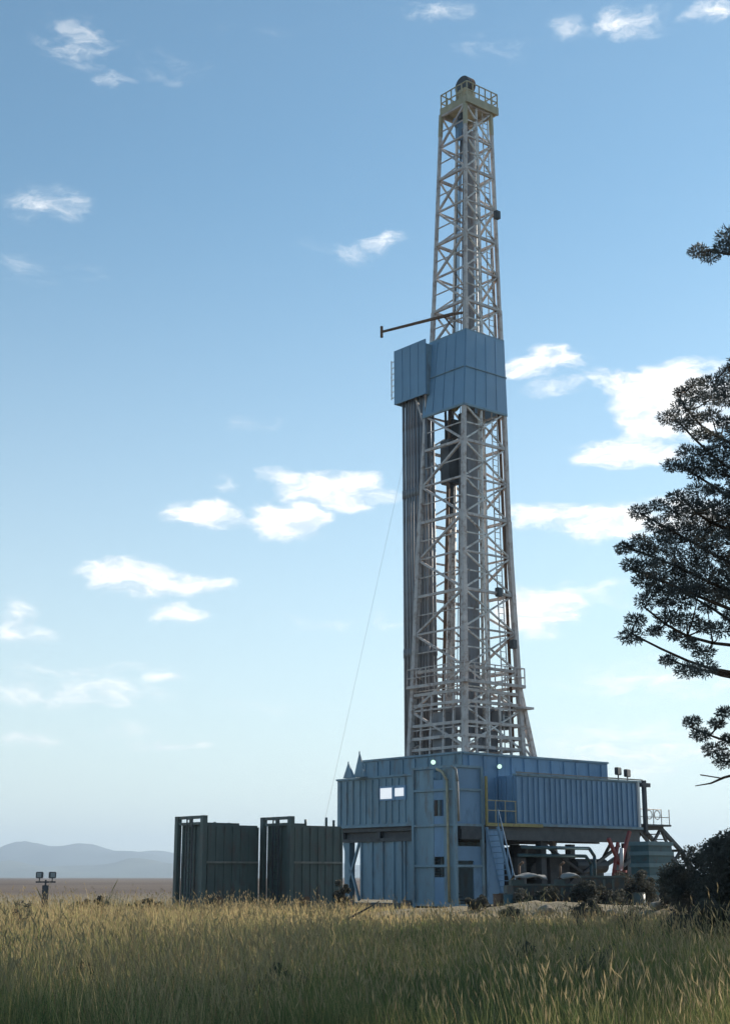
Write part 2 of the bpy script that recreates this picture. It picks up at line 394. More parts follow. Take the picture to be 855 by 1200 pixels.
# pale conduit down the tower
pp = MB(); pp.path([(-.32, 1.35, Z1+.2), (-.36, .9, Z1+.05), (-.36, .55, Z1-.4), (-.36, .5, .4)], .07, 8); pp.build('drain_pipe', M['tan'], plat, True)
pp = MB(); pp.path([(-.3, .25, Z1+.3), (-.35, -.1, Z1+.1), (-.35, -.2, Z1-.5), (-.3, -.2, ZF)], .06, 8); pp.build('hose', M['palegrey'], plat, True)
# steps inside the tower and landing
sg = MB()
for i in range(12):
    t = i/11; sg.bb(.2, 1.0, .5+t*2.4, .72+t*2.4, .3+t*1.75, .34+t*1.75); sg.bb(.2, 1.0, 2.9-t*2.4, 3.1-t*2.4, 2.2+t*1.85, 2.24+t*1.85)
sg.build('stair_flight', M['darksteel'], plat)
# outside stair to the right of the tower
sg = MB()
for i in range(14):
    t = i/13; sg.bb(1.8+t*.95, 2.02+t*.95, -.85, -.1, .3+(1-t)*3.6, .34+(1-t)*3.6)
sg.beam((1.75, -.88, 4.05), (2.95, -.88, .2), .12); sg.beam((1.75, -.07, 4.05), (2.95, -.07, .2), .12); sg.bb(1.75, 2.95, -.06, -.02, .3, 3.9)
sg.build('outside_stair', M['blue'], plat)
hr = MB(); hr.path([(1.75, -.92, 4.9), (2.95, -.92, 1.15)], .03, 6)
for i in range(5):
    t = i/4; hr.tube((1.75+t*1.2, -.92, 4.05-t*3.85), (1.75+t*1.2, -.92, 4.95-t*3.78), .025)
hr.build('stair_rail', M['blue'], plat)
# yellow balcony rail and beam
y = MB(); y.beam((1.75, -.1, ZF-.1), (5.8, -.1, ZF-.1), .16); y.beam((1.75, -.1, ZF-.1), (1.75, -.1, 6.6), .11)
y.build('balcony_beam', M['yellow'], plat)
y = MB()
for z_ in (ZF+.6, ZF+1.1): y.tube((1.75, -.1, z_), (3.9, -.1, z_), .03)
for a_ in (2.4, 3.1, 3.85): y.tube((a_, -.1, ZF), (a_, -.1, ZF+1.1), .03)
y.build('balcony_rail', M['tan'], plat)
# substructure posts and panels
for a_ in (.35, 6.4, 13.3):
    for b_ in (.6, 4.8, 9.1):
        if a_ < 1 and b_ < 4: continue
        p_ = MB(); p_.bb(a_-.2, a_+.2, b_-.2, b_+.2, 0.05, ZF-.86); p_.bb(a_-.35, a_+.35, b_-.35, b_+.35, -.1, .05); p_.build('support_post', M['blue2'] if a_ < 5 else M['darksteel'], plat)
p_ = MB()
for b_ in (.6, 9.1):
    for (a0, a1) in ((6.6, 12.7),): 
        p_.beam((a0, b_, .3), (a1, b_, ZF-1), .14); p_.beam((a0, b_, ZF-1), (a1, b_, .3), .14); p_.beam((a0, b_, .25), (a1, b_, .25), .16)
p_.build('cross_brace', M['darksteel'], plat)
p_ = MB(); p_.bb(.22, .34, 3.4, 8.0, .45, 3.6)
for i in range(6): p_.bb(.14, .219, 3.45+i*.88, 3.57+i*.88, .5, 3.55)
p_.build('substructure_panel', M['blue2'], plat)
p_ = MB(); p_.bb(-.1, .6, 3.4, 9.5, .02, .3); p_.bb(.1, .5, 3.4, 9.5, 3.42, 3.6); p_.build('skid_beam', M['darksteel'], plat)
p_ = MB(); p_.beam((.2, 8.1, .4), (.2, 9.4, 3.4), .12); p_.beam((.2, 9.4, .4), (.2, 8.1, 3.4), .12); p_.build('cross_brace', M['blue2'], plat)
# centre enclosure under the floor
p_ = MB(); p_.bb(2.3, 5.6, 3.2, 7.8, .2, 3.4); p_.build('cellar_box', M['blue2'], plat)
# underfloor beams, green-painted pipes
p_ = MB()
for z_, b_ in ((3.1, -.02), (2.7, .25)): p_.path([(4.3, b_, z_), (9.5, b_, z_), (9.9, b_, z_-.4), (9.9, b_, 1.2)], .09, 8)
p_.build('flow_pipe', M['teal'], plat, True)
p_ = MB(); p_.tube((6.7, 1.2, 1.9), (6.7, 4.2, 1.9), .45, 14); p_.tube((9.3, 1.0, 2.2), (11.8, 1.0, 2.2), .38, 14); p_.bb(7.4, 8.9, .9, 2.8, .3, 2.7); p_.bb(10.2, 12.7, 1.8, 4, .3, 1.9)
p_.bb(6.9, 12.9, 8.2, 8.6, .2, 3.3); p_.bb(4.2, 6.6, 5.5, 9.0, .2, 3.4); p_.bb(8.6, 10.0, 4.2, 6.0, .2, 3.2); p_.bb(11.0, 12.4, 5.0, 7.0, .2, 2.6); p_.tube((7.6, 3.4, .2), (7.6, 3.4, 3.3), .5, 14); p_.tube((5.0, .9, .2), (5.0, .9, 2.6), .4, 14)
p_.build('underfloor_equipment', M['darksteel'], plat)
# lit floodlights on the upper wall
def flood(parent, p, dirv, lit, s=1.0, m=None):
    p = Vector(p); dv = Vector(dirv).normalized(); h = MB()
    h.tube(p-dv*.12*s, p+dv*.1*s, .09*s, 10, .2*s); h.beam(p-dv*.1*s, p-dv*.1*s+Vector((0, 0, -.3*s)), .05*s)
    o = h.build('floodlight', m or M['darksteel'], parent)
    g = MB(); g.disc(p+dv*.115*s, dv, .17*s, .02, 14); g.build('lamp_lens', M['lamp'] if lit else M['glass'], o)
    return o

pL = LL(592, 897, 77.0); flood(plat, (pL.x, 1.1, pL.z), (-.5, -1, -.5), True, .72)
# lit windows in the left wall
q = MB()
def b_at(px, a_=0.0):
    lo, hi = 0.0, 12.0
    for _ in range(40):
        m_ = (lo+hi)/2; X = O.x+a_*CR-m_*SR; Y_ = O.y+a_*SR+m_*CR; x_ = 427.5+X/(Y_*CT+4.5*ST)*F
        if x_ > px: lo = m_
        else: hi = m_
    return lo
for (x0, x1, za, zb) in ((448, 461, 5.62, 6.18), (465, 475, 5.72, 6.14)):
    q.bb(-.16, -.10, b_at(x1), b_at(x0), za, zb)
wf = MB(); y0 = min(v[1] for v in q.v); y1 = max(v[1] for v in q.v); z0 = min(v[2] for v in q.v); z1 = max(v[2] for v in q.v)
wf.bb(-.13, -.04, y0-.12, y1+.12, z0-.1, z1+.1); wf.bb(-.15, -.131, b_at(465)+.02, b_at(461)-.02, z0-.1, z1+.1)
wfo = wf.build('window_frame', M['blue'], plat); q.build('window_pane', M['window'], wfo)
flood(plat, (-.3, b_at(508, -.3), 7.32), (-1, -.7, -.4), True, .72)
# pointed gusset brackets on the left parapet
for (px, py, w_) in ((421, 881, .34), (408, 893, .30)):
    t_ = LL(px, py, 79.5); bz = Z1 + (.05 if px < 415 else .1)
    g = MB(); g.raw([(t_.x-.12, t_.y-w_*1.6, bz), (t_.x+.12, t_.y-w_*1.6, bz), (t_.x+.12, t_.y+w_, bz), (t_.x-.12, t_.y+w_, bz), (t_.x, t_.y, t_.z)], ((3,2,1,0),(0,1,4),(1,2,4),(2,3,4),(3,0,4)))
    g.beam((t_.x, t_.y, t_.z-.4), (t_.x, t_.y, t_.z+.02), .05)
    g.build('hoist_bracket', M['blue2'], plat)
# two unlit flood lamps on poles at the right end
for (px, py, Y) in ((731, 905, 82.0), (748, 908, 83.0)):
    t_ = LL(px, py, Y); t_ = Vector((min(t_.x, 13.35), .35, t_.z)); k = MB(); k.tube((t_.x, t_.y, Z1+.1), (t_.x, t_.y, t_.z-.1), .04); o = k.build('lamp_pole', M['darksteel'], plat)
    h = MB(); dv = Vector((-.3, -1, -.25)).normalized(); h.box(tuple(t_+Vector((0, 0, .08))), (.5, .22, .42), R(15)); h.build('lamp_head', M['darksteel'], o, bevel=.03)
# small side landing with looped rails at the right end
k = MB(); k.bb(13.85, 16.6, .0, 1.1, ZF+.1, ZF+.2); k.beam((14.0, .55, ZF-.1), (16.5, .55, ZF+.05), .1)
ld = k.build('side_landing', M['darksteel'], plat)
k = MB()
for i, a_ in enumerate((13.9, 14.5, 15.1, 15.8, 16.5)):
    k.tube((a_, .05, ZF+.2), (a_, .05, ZF+1.05), .03)
k.tube((13.9, .05, ZF+1.02), (15.8, .05, ZF+1.02), .03); k.tube((13.9, .05, ZF+.6), (16.5, .05, ZF+.6), .025)
for a_ in (14.7, 15.4):
    for j in range(12):
        t0, t1 = 2*math.pi*j/12, 2*math.pi*(j+1)/12
        k.tube((a_+.25*math.cos(t0), .02, ZF+.72+.25*math.sin(t0)), (a_+.25*math.cos(t1), .02, ZF+.72+.25*math.sin(t1)), .028, 5)
k.build('railing', M['mastgrey'], ld)

# --- mast
ZS = [8.05, 12.0, 19.8, 27.3, 32.0, 47.0]; SS = [4.35, 4.07, 3.58, 3.20, 2.82, 2.11]
XS = [5.50, 5.56, 5.60, 5.76, 5.94, 6.15]
mast = thing('drilling_mast', 'tall pale lattice drilling mast with blue wind wall and yellow crown platform', 'drilling mast', O, RZ)
def ctr(z): 
    c = toL((float(np.interp(z, ZS, XS)), MY, 0)); return c.x, c.y
def cor(k, z):   # k: 0 near, 1 right, 2 far, 3 left
    s = float(np.interp(z, ZS, SS))/2
    if z < 8.05: s = 4.35/2 + (8.05-z)*.06
    ca, cb = ctr(z); sx = (-1, 1, 1, -1)[k]; sy = (-1, -1, 1, 1)[k]
    return Vector((ca+sx*s, cb+sy*s, z))
ZTOP = 46.7
LV = [4.3, 6.3, 8.3] + [8.3+ (ZTOP-8.3)*i/18 for i in range(1, 19)]
for k_ in range(4):
    lb = MB()
    for i in range(len(LV)-1): lb.beam(cor(k_, LV[i]), cor(k_, LV[i+1]), .27 if LV[i] < 20 else .22 if LV[i] < 33 else .17)
    lb.build('leg', M['mastgrey'] if k_ != 3 else M['mastgrey'], mast)
faces = ((0, 1), (1, 2), (2, 3), (3, 0))
for i in range(2, len(LV)):
    z = LV[i]; gb = MB()
    for (p_, q_) in faces: gb.beam(cor(p_, z), cor(q_, z), .10 if i % 2 else .15)
    gb.build('girt', M['mastgrey'], mast)
for i in range(2, len(LV)-1):
    za, zb = LV[i], LV[i+1]; zm = (za+zb)/2
    for fi, (p_, q_) in enumerate(faces):
        bm_ = MB(); A0, A1, B0, B1 = cor(p_, za), cor(p_, zb), cor(q_, za), cor(q_, zb)
        if fi in (0, 2):
            if i % 2 or fi == 0: bm_.beam(A0, B1, .09)
            if i % 2 == 0 or fi == 0: bm_.beam(B0, A1, .09)
            if fi == 0:
                t1 = .42; a_ = A0.lerp(B0, t1); b_ = A1.lerp(B1, t1); bm_.beam(a_, b_, .11)
                bm_.beam(A0.lerp(A1, .5), A0.lerp(A1, .5).lerp(B0.lerp(B1, .5), t1), .07)
        else:
            if i % 2: bm_.beam(A0, B1, .12)
            else: bm_.beam(B0, A1, .12)
            if fi == 3: bm_.beam(A0.lerp(A1, .5), B0.lerp(B1, .5), .06)
        bm_.build('brace', M['mastwhite'] if fi in (0, 2) else M['mastgrey'], mast)
# splayed foot struts and base equipment levels
for k_, (px, Y) in {1: (640, 80.5), 3: (474, 80.0)}.items():
    s_ = MB(); e = LL(px, 890, Y); top = cor(k_, 11.8)
    s_.beam(Vector((e.x, e.y, ZF)) + (Vector((e.x, e.y, ZF))-top)*.25, top, .26)
    s_.build('foot_strut', M['mastgrey'], mast)
s_ = MB()
for z_ in (8.9, 9.6, 10.7, 11.3):
    for (p_, q_) in faces: s_.beam(cor(p_, z_)+Vector((0, 0, 0)), cor(q_, z_), .16)
for f_ in (.2, .38, .62, .8):
    for (p_, q_) in faces: s_.beam(cor(p_, 8.0).lerp(cor(q_, 8.0), f_), cor(p_, 11.2).lerp(cor(q_, 11.2), f_), .11)
_e = LL(640, 890, 80.5); _t = cor(1, 11.8)
def on_strut(z): u = (_t.z-z)/(_t.z-ZF)*1.0; E = Vector((_e.x, _e.y, ZF)); return _t.lerp(E, u)
for zz_ in (8.6, 9.5, 10.4): s_.beam(cor(1, zz_), on_strut(zz_), .13); s_.beam(cor(1, zz_), on_strut(zz_-.9), .09)
s_.bb(_t.x-.3, _t.x+.55, _t.y-.6, _t.y+.3, 10.5, 10.62)
s_.build('base_frame', M['mastgrey'], mast)
ca, cb = ctr(10)
s_ = MB(); s_.bb(ca-1.0, ca+1.3, cb-1.0, cb+.8, 9.7, 10.7); s_.bb(ca-.3, ca+.9, cb-1.6, cb-.9, 8.2, 9.3); s_.bb(ca-1.9, ca-1.0, cb-.2, cb+.7, 7.8, 10.3); s_.bb(ca+.7, ca+1.7, cb-1.9, cb-1.2, 9.4, 10.4)
s_.build('base_machinery', M['pipe'], mast, bevel=.05)
# working gallery low on the mast
s_ = MB(); g0 = 11.75
for k_ in range(4):
    p_, q_ = cor(k_, g0), cor((k_+1) % 4, g0); cc = Vector((*ctr(g0), g0)); e0 = p_+(p_-cc)*.12; e1 = q_+(q_-cc)*.12
    s_.beam(e0, e1, .16)
    for zz in (.5, 1.0): s_.beam(e0+Vector((0, 0, zz)), e1+Vector((0, 0, zz)), .05)
    for j in range(6): s_.beam(e0.lerp(e1, j/6), e0.lerp(e1, j/6)+Vector((0, 0, 1)), .05)
s_.build('lower_gallery', M['mastgrey'], mast)
# guide rails and torque column
def inner(z, da, db): c = ctr(z); s = float(np.interp(z, ZS, SS)); return Vector((c[0]+da*s, c[1]+db*s, z))
g = MB(); g.beam(inner(9, -.02, -.10), inner(27.5, -.02, -.10), .8); g.beam(inner(27.5, .0, -.10), inner(45.5, .0, -.10), .5)
g.build('guide_column', M['pipe'], mast)
g = MB(); g.beam(inner(9, -.2, .14), inner(45.5, -.2, .14), .14); g.beam(inner(9, .24, -.2), inner(45.5, .24, -.2), .14); g.build('guide_rail', M['mastwhite'], mast)
g = MB(); g.tube(inner(8.3, -.33, .08), inner(30, -.33, .08), .1, 8); g.tube(inner(8.3, .42, -.42), inner(38, .42, -.42), .09, 8); g.build('standpipe', M['rust'], mast, True)
g = MB(); g.tube(inner(8.3, -.10, .16), inner(26.8, -.10, .16), .15, 10); g.tube(inner(8.3, .03, -.30), inner(46, .03, -.30), .08, 8); g.build('mud_pipe', M['mastwhite'], mast, True)
# ladder on the right side
g = MB(); la = [cor(0, z).lerp(cor(1, z), .72)+Vector((0, .12, 0)) for z in LV[2:]]; lb_ = [cor(0, z).lerp(cor(1, z), .72)+Vector((.42, .12, 0)) for z in LV[2:]]
for i in range(len(la)-1):
    g.beam(la[i], la[i+1], .05); g.beam(lb_[i], lb_[i+1], .05)
    for j in range(6): g.beam(la[i].lerp(la[i+1], j/6), lb_[i].lerp(lb_[i+1], j/6), .035)
g.build('ladder', M['mastwhite'], mast)
# top drive / travelling block
td = MB(); c0 = inner(24.6, -.22, .12); td.box(tuple(c0), (.9, .8, 2.6)); td.box(tuple(inner(26.6, -.2, .12)), (.6, .7, 1.1)); td.tube(inner(21.4, -.2, .1), inner(23.4, -.2, .1), .16, 10)
td.build('top_drive', M['darksteel'], mast, bevel=.06)
tb = MB(); tb.disc(inner(28.2, -.2, .12), (1, 0, 0), .5, .35, 18); tb.build('travelling_block', M['yellow'], mast)
cb_ = MB()
for da in (-.24, -.20, -.16, -.12): cb_.tube(inner(28.4, da, .12), inner(46.2, da*.6, .05), .028, 4)
cb_.tube(inner(8.3, .12, .3), inner(46.2, .05, .15), .03, 4)
cb_.build('drilling_line', M['cable'], mast)
# hose loops
hs = MB(); pts = []
for j in range(15):
    t = j/14; z = 29.5-8.0*math.sin(math.pi*t)*(1.0)+(-1)*t*2.5; p_ = inner(20, -.30+.16*t, .08+.05*t); pts.append(Vector((p_.x, p_.y, z)))
hs.path(pts, .07, 8); hs.build('kelly_hose', M['black'], mast, True)
# small bits clamped on the right face
for (px, py) in ((582, 252), (584, 694), (601, 755), (540, 136)):
    o_ = MB(); p_ = LL(px, py, 79.0); o_.box(tuple(p_), (.35, .3, .5)); o_.beam(p_, p_+Vector((0, .4, 0)), .06); o_.build('junction_box', M['darksteel'], mast, bevel=.03)
# blue wind wall round the racking level, open at the back left
zb0, zb1 = 27.45, 31.95
ww = MB(); e = .13
def wc(k_, z): 
    cc = Vector((*ctr(z), z)); p_ = cor(k_, z); v = (p_-cc); return cc + v*(1+e/v.length*1.2)
for (p_, q_) in ((0, 1), (3, 0), (1, 2)):
    a0, a1, b0, b1 = wc(p_, zb0), wc(p_, zb1), wc(q_, zb0), wc(q_, zb1)
    nrm = (b0-a0).cross(Vector((0, 0, 1))).normalized()*.05
    ww = MB(); ww.raw([a0-nrm, b0-nrm, b1-nrm, a1-nrm, a0+nrm, b0+nrm, b1+nrm, a1+nrm], ((0,1,2,3),(7,6,5,4),(0,4,5,1),(1,5,6,2),(2,6,7,3),(3,7,4,0)))
    L_ = (b0-a0).length; n = 4
    for i in range(1, n):
        t = i/n; ww.beam(a0.lerp(b0, t)+nrm*1.4+Vector((0, 0, .1)), a1.lerp(b1, t)+nrm*1.4-Vector((0, 0, .1)), .03)
    o_ = ww.build('racking_wind_wall', M['mastblue'], mast)
    MB().beam(a1+Vector((0, 0, .03)), b1+Vector((0, 0, .03)), .1).build('wall_rail', M['blue2'], o_); MB().beam(a0-Vector((0, 0, .03)), b0-Vector((0, 0, .03)), .12).build('wall_rail', M['blue2'], o_); MB().beam(a0.lerp(a1, .5)+nrm*2, b0.lerp(b1, .5)+nrm*2, .05).build('wall_rail', M['blue2'], o_)
# pod of the monkey board to the left
pn = at(498, 430, 79.6); pl = toL(pn); pa, pb = pl.x, pl.y
z0p = at(498, 461, 79.6).z; z1p = at(498, 397, 79.6).z
pod = MB(); pod.bb(pa, pa+.08, pb, pb+2.75, z0p, z1p)
for i in range(3): pod.bb(pa-.03, pa-.001, pb+.6+i*.7, pb+.66+i*.7, z0p+.1, z1p-.1)
po = pod.build('racking_wind_wall', M['mastblue'], mast)
pod = MB(); pod.bb(pa+.081, pa+1.15, pb, pb+.08, z0p, z1p-.25); pod.bb(pa+.081, pa+1.15, pb+2.67, pb+2.75, z0p, z1p-.25); pod.build('side_panel', M['blue2'], po)
pod = MB(); pod.bb(pa+.1, pa+1.2, pb+.1, pb+2.6, z0p+.2, z0p+.3)
for i in range(9): pod.bb(pa+.1, pa+1.6, pb+.2+i*.27, pb+.28+i*.27, z0p+1.2, z0p+1.32)
pod.beam((pa+.9, pb+.2, z0p+.1), cor(3, z0p+.1), .16); pod.beam((pa+.9, pb+1.6, z0p+1.3), cor(3, z0p+1.3)+Vector((.5, 0, 0)), .14)
pod.beam((pa+.3, pb+1.2, z0p+.2), cor(3, z0p-1.9), .12); pod.beam((pa+.2, pb+.2, z0p+.2), cor(3, z0p-1.3), .1)
pod.build('monkey_board', M['mastgrey'], mast)
pod = MB(); yb = pb+2.95
for zz in np.linspace(z0p+.5, z1p-.6, 7): pod.beam((pa+.1, yb-.2, zz), (pa+.1, yb+.14, zz), .04)
pod.beam((pa+.1, yb+.14, z0p+.4), (pa+.1, yb+.14, z1p-.5), .05); pod.beam((pa+.5, yb+.1, z0p+.4), (pa+.5, yb+.1, z1p-.5), .05); pod.build('ladder_cage', M['mastwhite'], mast)
# gin pole arm
arm = MB(); a = LL(530, 368, 78.3); b_ = LL(447, 389, 79.5); arm.tube(a, b_, .11, 8, .08); arm.beam(b_+Vector((0, 0, -.35)), b_+Vector((0, 0, .35)), .12)
arm.beam(LL(520, 371, 78.5), LL(531, 384, 78.6), .07); arm.beam(a, cor(0, a.z), .12); arm.tube(b_, b_+Vector((0, 0, -.3)), .07)
arm.build('gin_pole', M['rust'], mast)
# crown platform
zc = 46.9; cc = Vector((*ctr(zc), zc)); hw = 1.28
cp = MB()
off = Vector((.18, -.12, 0)); c2 = cc+off
cp.box((c2.x, c2.y, zc+.1), (hw*2, hw*2-.3, .16))
for s_ in (-1, 1):
    cp.box((c2.x, c2.y+s_*(hw-.15), zc+.05), (hw*2+.1, .12, .5)); cp.box((c2.x+s_*hw, c2.y, zc+.05), (.12, hw*2-.3, .42))
for k_ in range(4): cp.beam(cor(k_, zc-.1), cor(k_, zc-1.6).lerp(cc, -.0), .2)
crown = cp.build('crown_platform', M['tan'], mast)
rl = MB(); x0, x1, y0, y1 = c2.x-hw, c2.x+hw, c2.y-hw+.15, c2.y+hw-.15
ring = [Vector((x0, y0, zc)), Vector((x1, y0, zc)), Vector((x1, y1, zc)), Vector((x0, y1, zc))]
for i in range(4):
    p_, q_ = ring[i], ring[(i+1) % 4]
    for zz in (.65, 1.2): rl.beam(p_+Vector((0, 0, zz)), q_+Vector((0, 0, zz)), .055)
    for j in range(5): rl.beam(p_.lerp(q_, j/5)+Vector((0, 0, .2)), p_.lerp(q_, j/5)+Vector((0, 0, 1.22)), .06)
rl.build('railing', M['tan'], crown)
cw = MB()
ctop = at(546, 94, MY).z
cw.beam(cc+Vector((-.7, -.5, .15)), cc+Vector((-.25, -.2, 1.2)), .18); cw.beam(cc+Vector((.7, .5, .15)), cc+Vector((.25, .2, 1.2)), .18)
cw.beam(cc+Vector((-.7, .5, .15)), cc+Vector((-.25, .2, 1.2)), .18); cw.beam(cc+Vector((.7, -.5, .15)), cc+Vector((.25, -.2, 1.2)), .18)
cw.box((cc.x, cc.y, zc+1.2), (.9, .8, .25)); cw.box((cc.x-.45, cc.y-.5, zc+.65), (.7, .6, .9)); cw.build('crown_frame', M['tan'], crown)
for dx in (-.24, -.08, .08, .24):
    sv = MB(); sv.disc((cc.x+dx, cc.y, zc+1.75), (1, 0, 0), .62, .09, 24); sv.build('sheave', M['rust'] if dx > 0 else M['darksteel'], crown)
sv = MB(); sv.tube((cc.x, cc.y, zc+2.1), (cc.x, cc.y, max(ctop, zc+2.5)), .05); sv.build('beacon', M['red'], crown)
sv = MB(); s0 = inner(46.2, -.28, .1); sv.disc(s0+Vector((-.1, -.3, -.3)), (0, 1, 0), .38, .2, 18); sv.box(tuple(s0+Vector((-.1, -.3, -1.0))), (.28, .28, .8)); sv.build('hanging_sheave', M['blue'], crown)

# drill pipe stands racked beside the mast, each one a thing
pz0 = ZF; first = None
for i in range(9):
    for j in range(3):
        wp = Matrix.Rotation(RZ, 3, 'Z') @ Vector((pa+.35+j*.26, pb+.34+i*.245, 0)) + Vector((O.x, O.y, 0))
        if first is None:
            H = z0p+.9-pz0; mb = MB(); mb.tube((0, 0, 0), (0, 0, H), .085, 8)
            for jz in (9.3, 18.6): mb.tube((0, 0, jz), (0, 0, jz+.5), .11, 8)
            first = mb.build('drill_pipe', M['pipe'], None, True); o_ = first
        else:
            o_ = first.copy(); col.objects.link(o_)
        o_.location = (wp.x, wp.y, pz0); o_.rotation_euler = (R(random.uniform(-.06, .06)), R(random.uniform(-.06, .06)), 0)
        tag(o_, 'grey steel drill pipe stand in the vertical bundle racked left of the mast', 'drill pipe', 'drill pipe stands racked beside the mast')

# guy wires
for (px, py, e) in ((505, 395, (-3.3, 84, 0)),):
    g = MB(); p_ = at(px, py, 80.2); g.tube(p_, e, .005, 4); g.tube(e, (e[0], e[1], .5), .05, 6)
    g.build('guy_wire', M['cable']); o_ = bpy.data.objects['guy_wire' if px == 505 else 'guy_wire.001']
    tag(o_, 'thin steel guy wire running down from the %s side of the mast' % ('left' if px == 505 else 'right'), 'guy wire')

# ------------------------------------------------------------------ dark tanks on the left
def tank(px_near, Y, label, variant):
    c = at(px_near, 1060, Y); t = thing('storage_tank', label, 'storage tank', (c.x, Y, 0), RZ, 'dark tanks left of the rig')
    A, B = (2.95, 1.9); top = 3.95
    b = MB(); b.bb(0, A, 0, B, .25, top); b.bb(-.03, A+.03, -.03, B+.03, .05, .249)
    b.build('tank_body', M['tank'], t)
    rb = MB()
    for i in range(7): rb.bb(.15+i*.46, .25+i*.46, -.045, -.001, .3, top-.08)
    for i in range(4): rb.bb(-.045, -.001, .25+i*.48, .34+i*.48, .3, top-.08)
    rb.build('rib', M['tank'], t)
    ln = MB(); ln.bb(.05, A-.02, -.12, -.071, 2.22, 2.31); ln.build('side_rail', M['tankline'], t)
    f = MB()
    for (a_, b_) in ((-.15, -.12), (-.15, B+.12)): f.bb(a_-.12, a_+.12, b_-.12, b_+.12, 0, 4.35)
    f.beam((-.15, -.12, 4.28), (-.15, B+.12, 4.28), .14); f.beam((-.15, -.12, 4.0), (-.15, B+.12, 4.0), .12)
    f.beam((-.15, .95, 4.28), (-.15, .95, 4.0), .12)
    f.build('end_gantry', M['tank'], t)
    ld = MB()
    for b_ in (.75, 1.2): ld.beam((-.2, b_, .1), (-.2, b_, 4.3), .05)
    for i in range(14): ld.beam((-.2, .75, .3+i*.3), (-.2, 1.2, .3+i*.3), .035)
    ld.build('ladder', M['darksteel'], t)
    h = MB(); h.bb(.2 if variant else 0.1, A-.9 if variant == 0 else .9, .2, B-.2, top+.001, top+.10)
    for (a_, zz) in (((1.1, .3), (2.35, .42), (2.8, .3)) if variant else ((.8, .14), (1.6, .12))): MB().tube((a_, .4, top), (a_, .4, top+zz), .06, 8).build('stub_pipe', M['tank'], t, True)
    h.build('hatch', M['tank'], t)
    k = MB()
    if variant: k.tube((A+.12, .3, .6), (A+.12, .3, 3.6), .07, 8); k.tube((A+.12, .3, 3.6), (A, .3, 3.8), .07, 8); k.build('vent_pipe', M['tank'], t, True)
    v = MB(); v.tube((.6, -.1, .55), (.6, -.35, .55), .12, 12); v.disc((.6, -.4, .55), (0, 1, 0), .2, .05, 14); v.build('valve', M['rust'], t)
    return t
tank(238, 68.0, 'dark green ribbed steel tank with flat raised hatch, leftmost of the two dark tanks', 0)
tank(341, 69.0, 'dark ribbed steel tank with stub pipes on its roof, beside the blue rig platform', 1)

# ------------------------------------------------------------------ work light stand far left
c = at(53, 1050, 66)
t = thing('work_light_stand', 'twin headed work light on a short dark post in the grass at far left', 'work light', (c.x, 66, 0), R(10)); t.scale = (.86, .86, .93)
k = MB(); k.bb(-.16, .16, -.12, .12, 0, 1.35); k.beam((-.5, 0, 1.5), (.5, 0, 1.5), .07); k.beam((0, 0, 1.3), (0, 0, 1.6), .09); k.build('post', M['darksteel'], t)
for s_ in (-1, 1):
    k = MB(); k.box((s_*.32, 0, 1.82), (.36, .22, .30), R(8*s_)); k.beam((s_*.32, 0, 1.5), (s_*.32, 0, 1.7), .05); o_ = k.build('lamp_head', M['darksteel'], t, bevel=.03)
    k = MB(); k.box((s_*.32, -.118, 1.82), (.28, .01, .22), 0); k.build('lamp_lens', M['glass'], o_)
# cable drum beside it
# ------------------------------------------------------------------ equipment at the right
c = at(762, 1055, 77)
t = thing('settling_tank', 'teal steel tank with horizontal ribs right of the drill floor', 'tank', (c.x, 77, 0), RZ)
k = MB(); k.bb(0, 1.9, 0, 1.2, .7, 3.35); k.build('tank_body', M['teal'], t)
k = MB()
for z_ in (.9, 1.5, 2.1, 2.7, 3.2): k.bb(-.07, 1.97, -.07, -.001, z_, z_+.2); k.bb(-.07, -.001, -.001, 1.25, z_, z_+.2)
k.build('rib', M['ribteal'], t)
k = MB()
for (a_, b_) in ((.1, .1), (1.8, .1), (.1, 1.1), (1.8, 1.1)): k.bb(a_-.1, a_+.1, b_-.1, b_+.1, 0, .699)
k.build('leg', M['darksteel'], t)
# ramp truss
c = at(752, 1055, 83.5)
t = thing('pipe_ramp', 'dark steel pipe ramp truss sloping down from the right end of the blue platform', 'ramp', (c.x, 83.5, 0), RZ)
top = [(-.2, 4.3), (1.9, 4.3), (3.6, 3.1), (6.0, .6)]; bot = [(-2.3, 1.9), (1.0, 3.3), (3.0, 2.5), (5.6, .3)]
for s_ in (0, 1.3):
    k = MB()
    for i in range(3):
        k.beam((top[i][0], s_, top[i][1]), (top[i+1][0], s_, top[i+1][1]), .2); k.beam((bot[i][0], s_, bot[i][1]), (bot[i+1][0], s_, bot[i+1][1]), .2)
        k.beam((bot[i][0], s_, bot[i][1]), (top[i][0], s_, top[i][1]), .13); k.beam((bot[i+1][0], s_, bot[i+1][1]), (top[i][0], s_, top[i][1]), .13)
    k.beam((bot[3][0], s_, bot[3][1]), (top[3][0], s_, top[3][1]), .13); k.build('side_truss', M['darksteel'], t)
k = MB()
for i in range(3): k.bb(top[i][0], top[i][0]+.15, .1, 1.2, top[i][1]-.08, top[i][1]+.04)
n = 16
for i in range(n):
    u = i/(n-1); x_ = -.2+6.2*u; z_ = float(np.interp(x_, [p[0] for p in top], [p[1] for p in top])); k.bb(x_, x_+.3, .1, 1.2, z_-.05, z_)
k.build('ramp_deck', M['darksteel'], t)
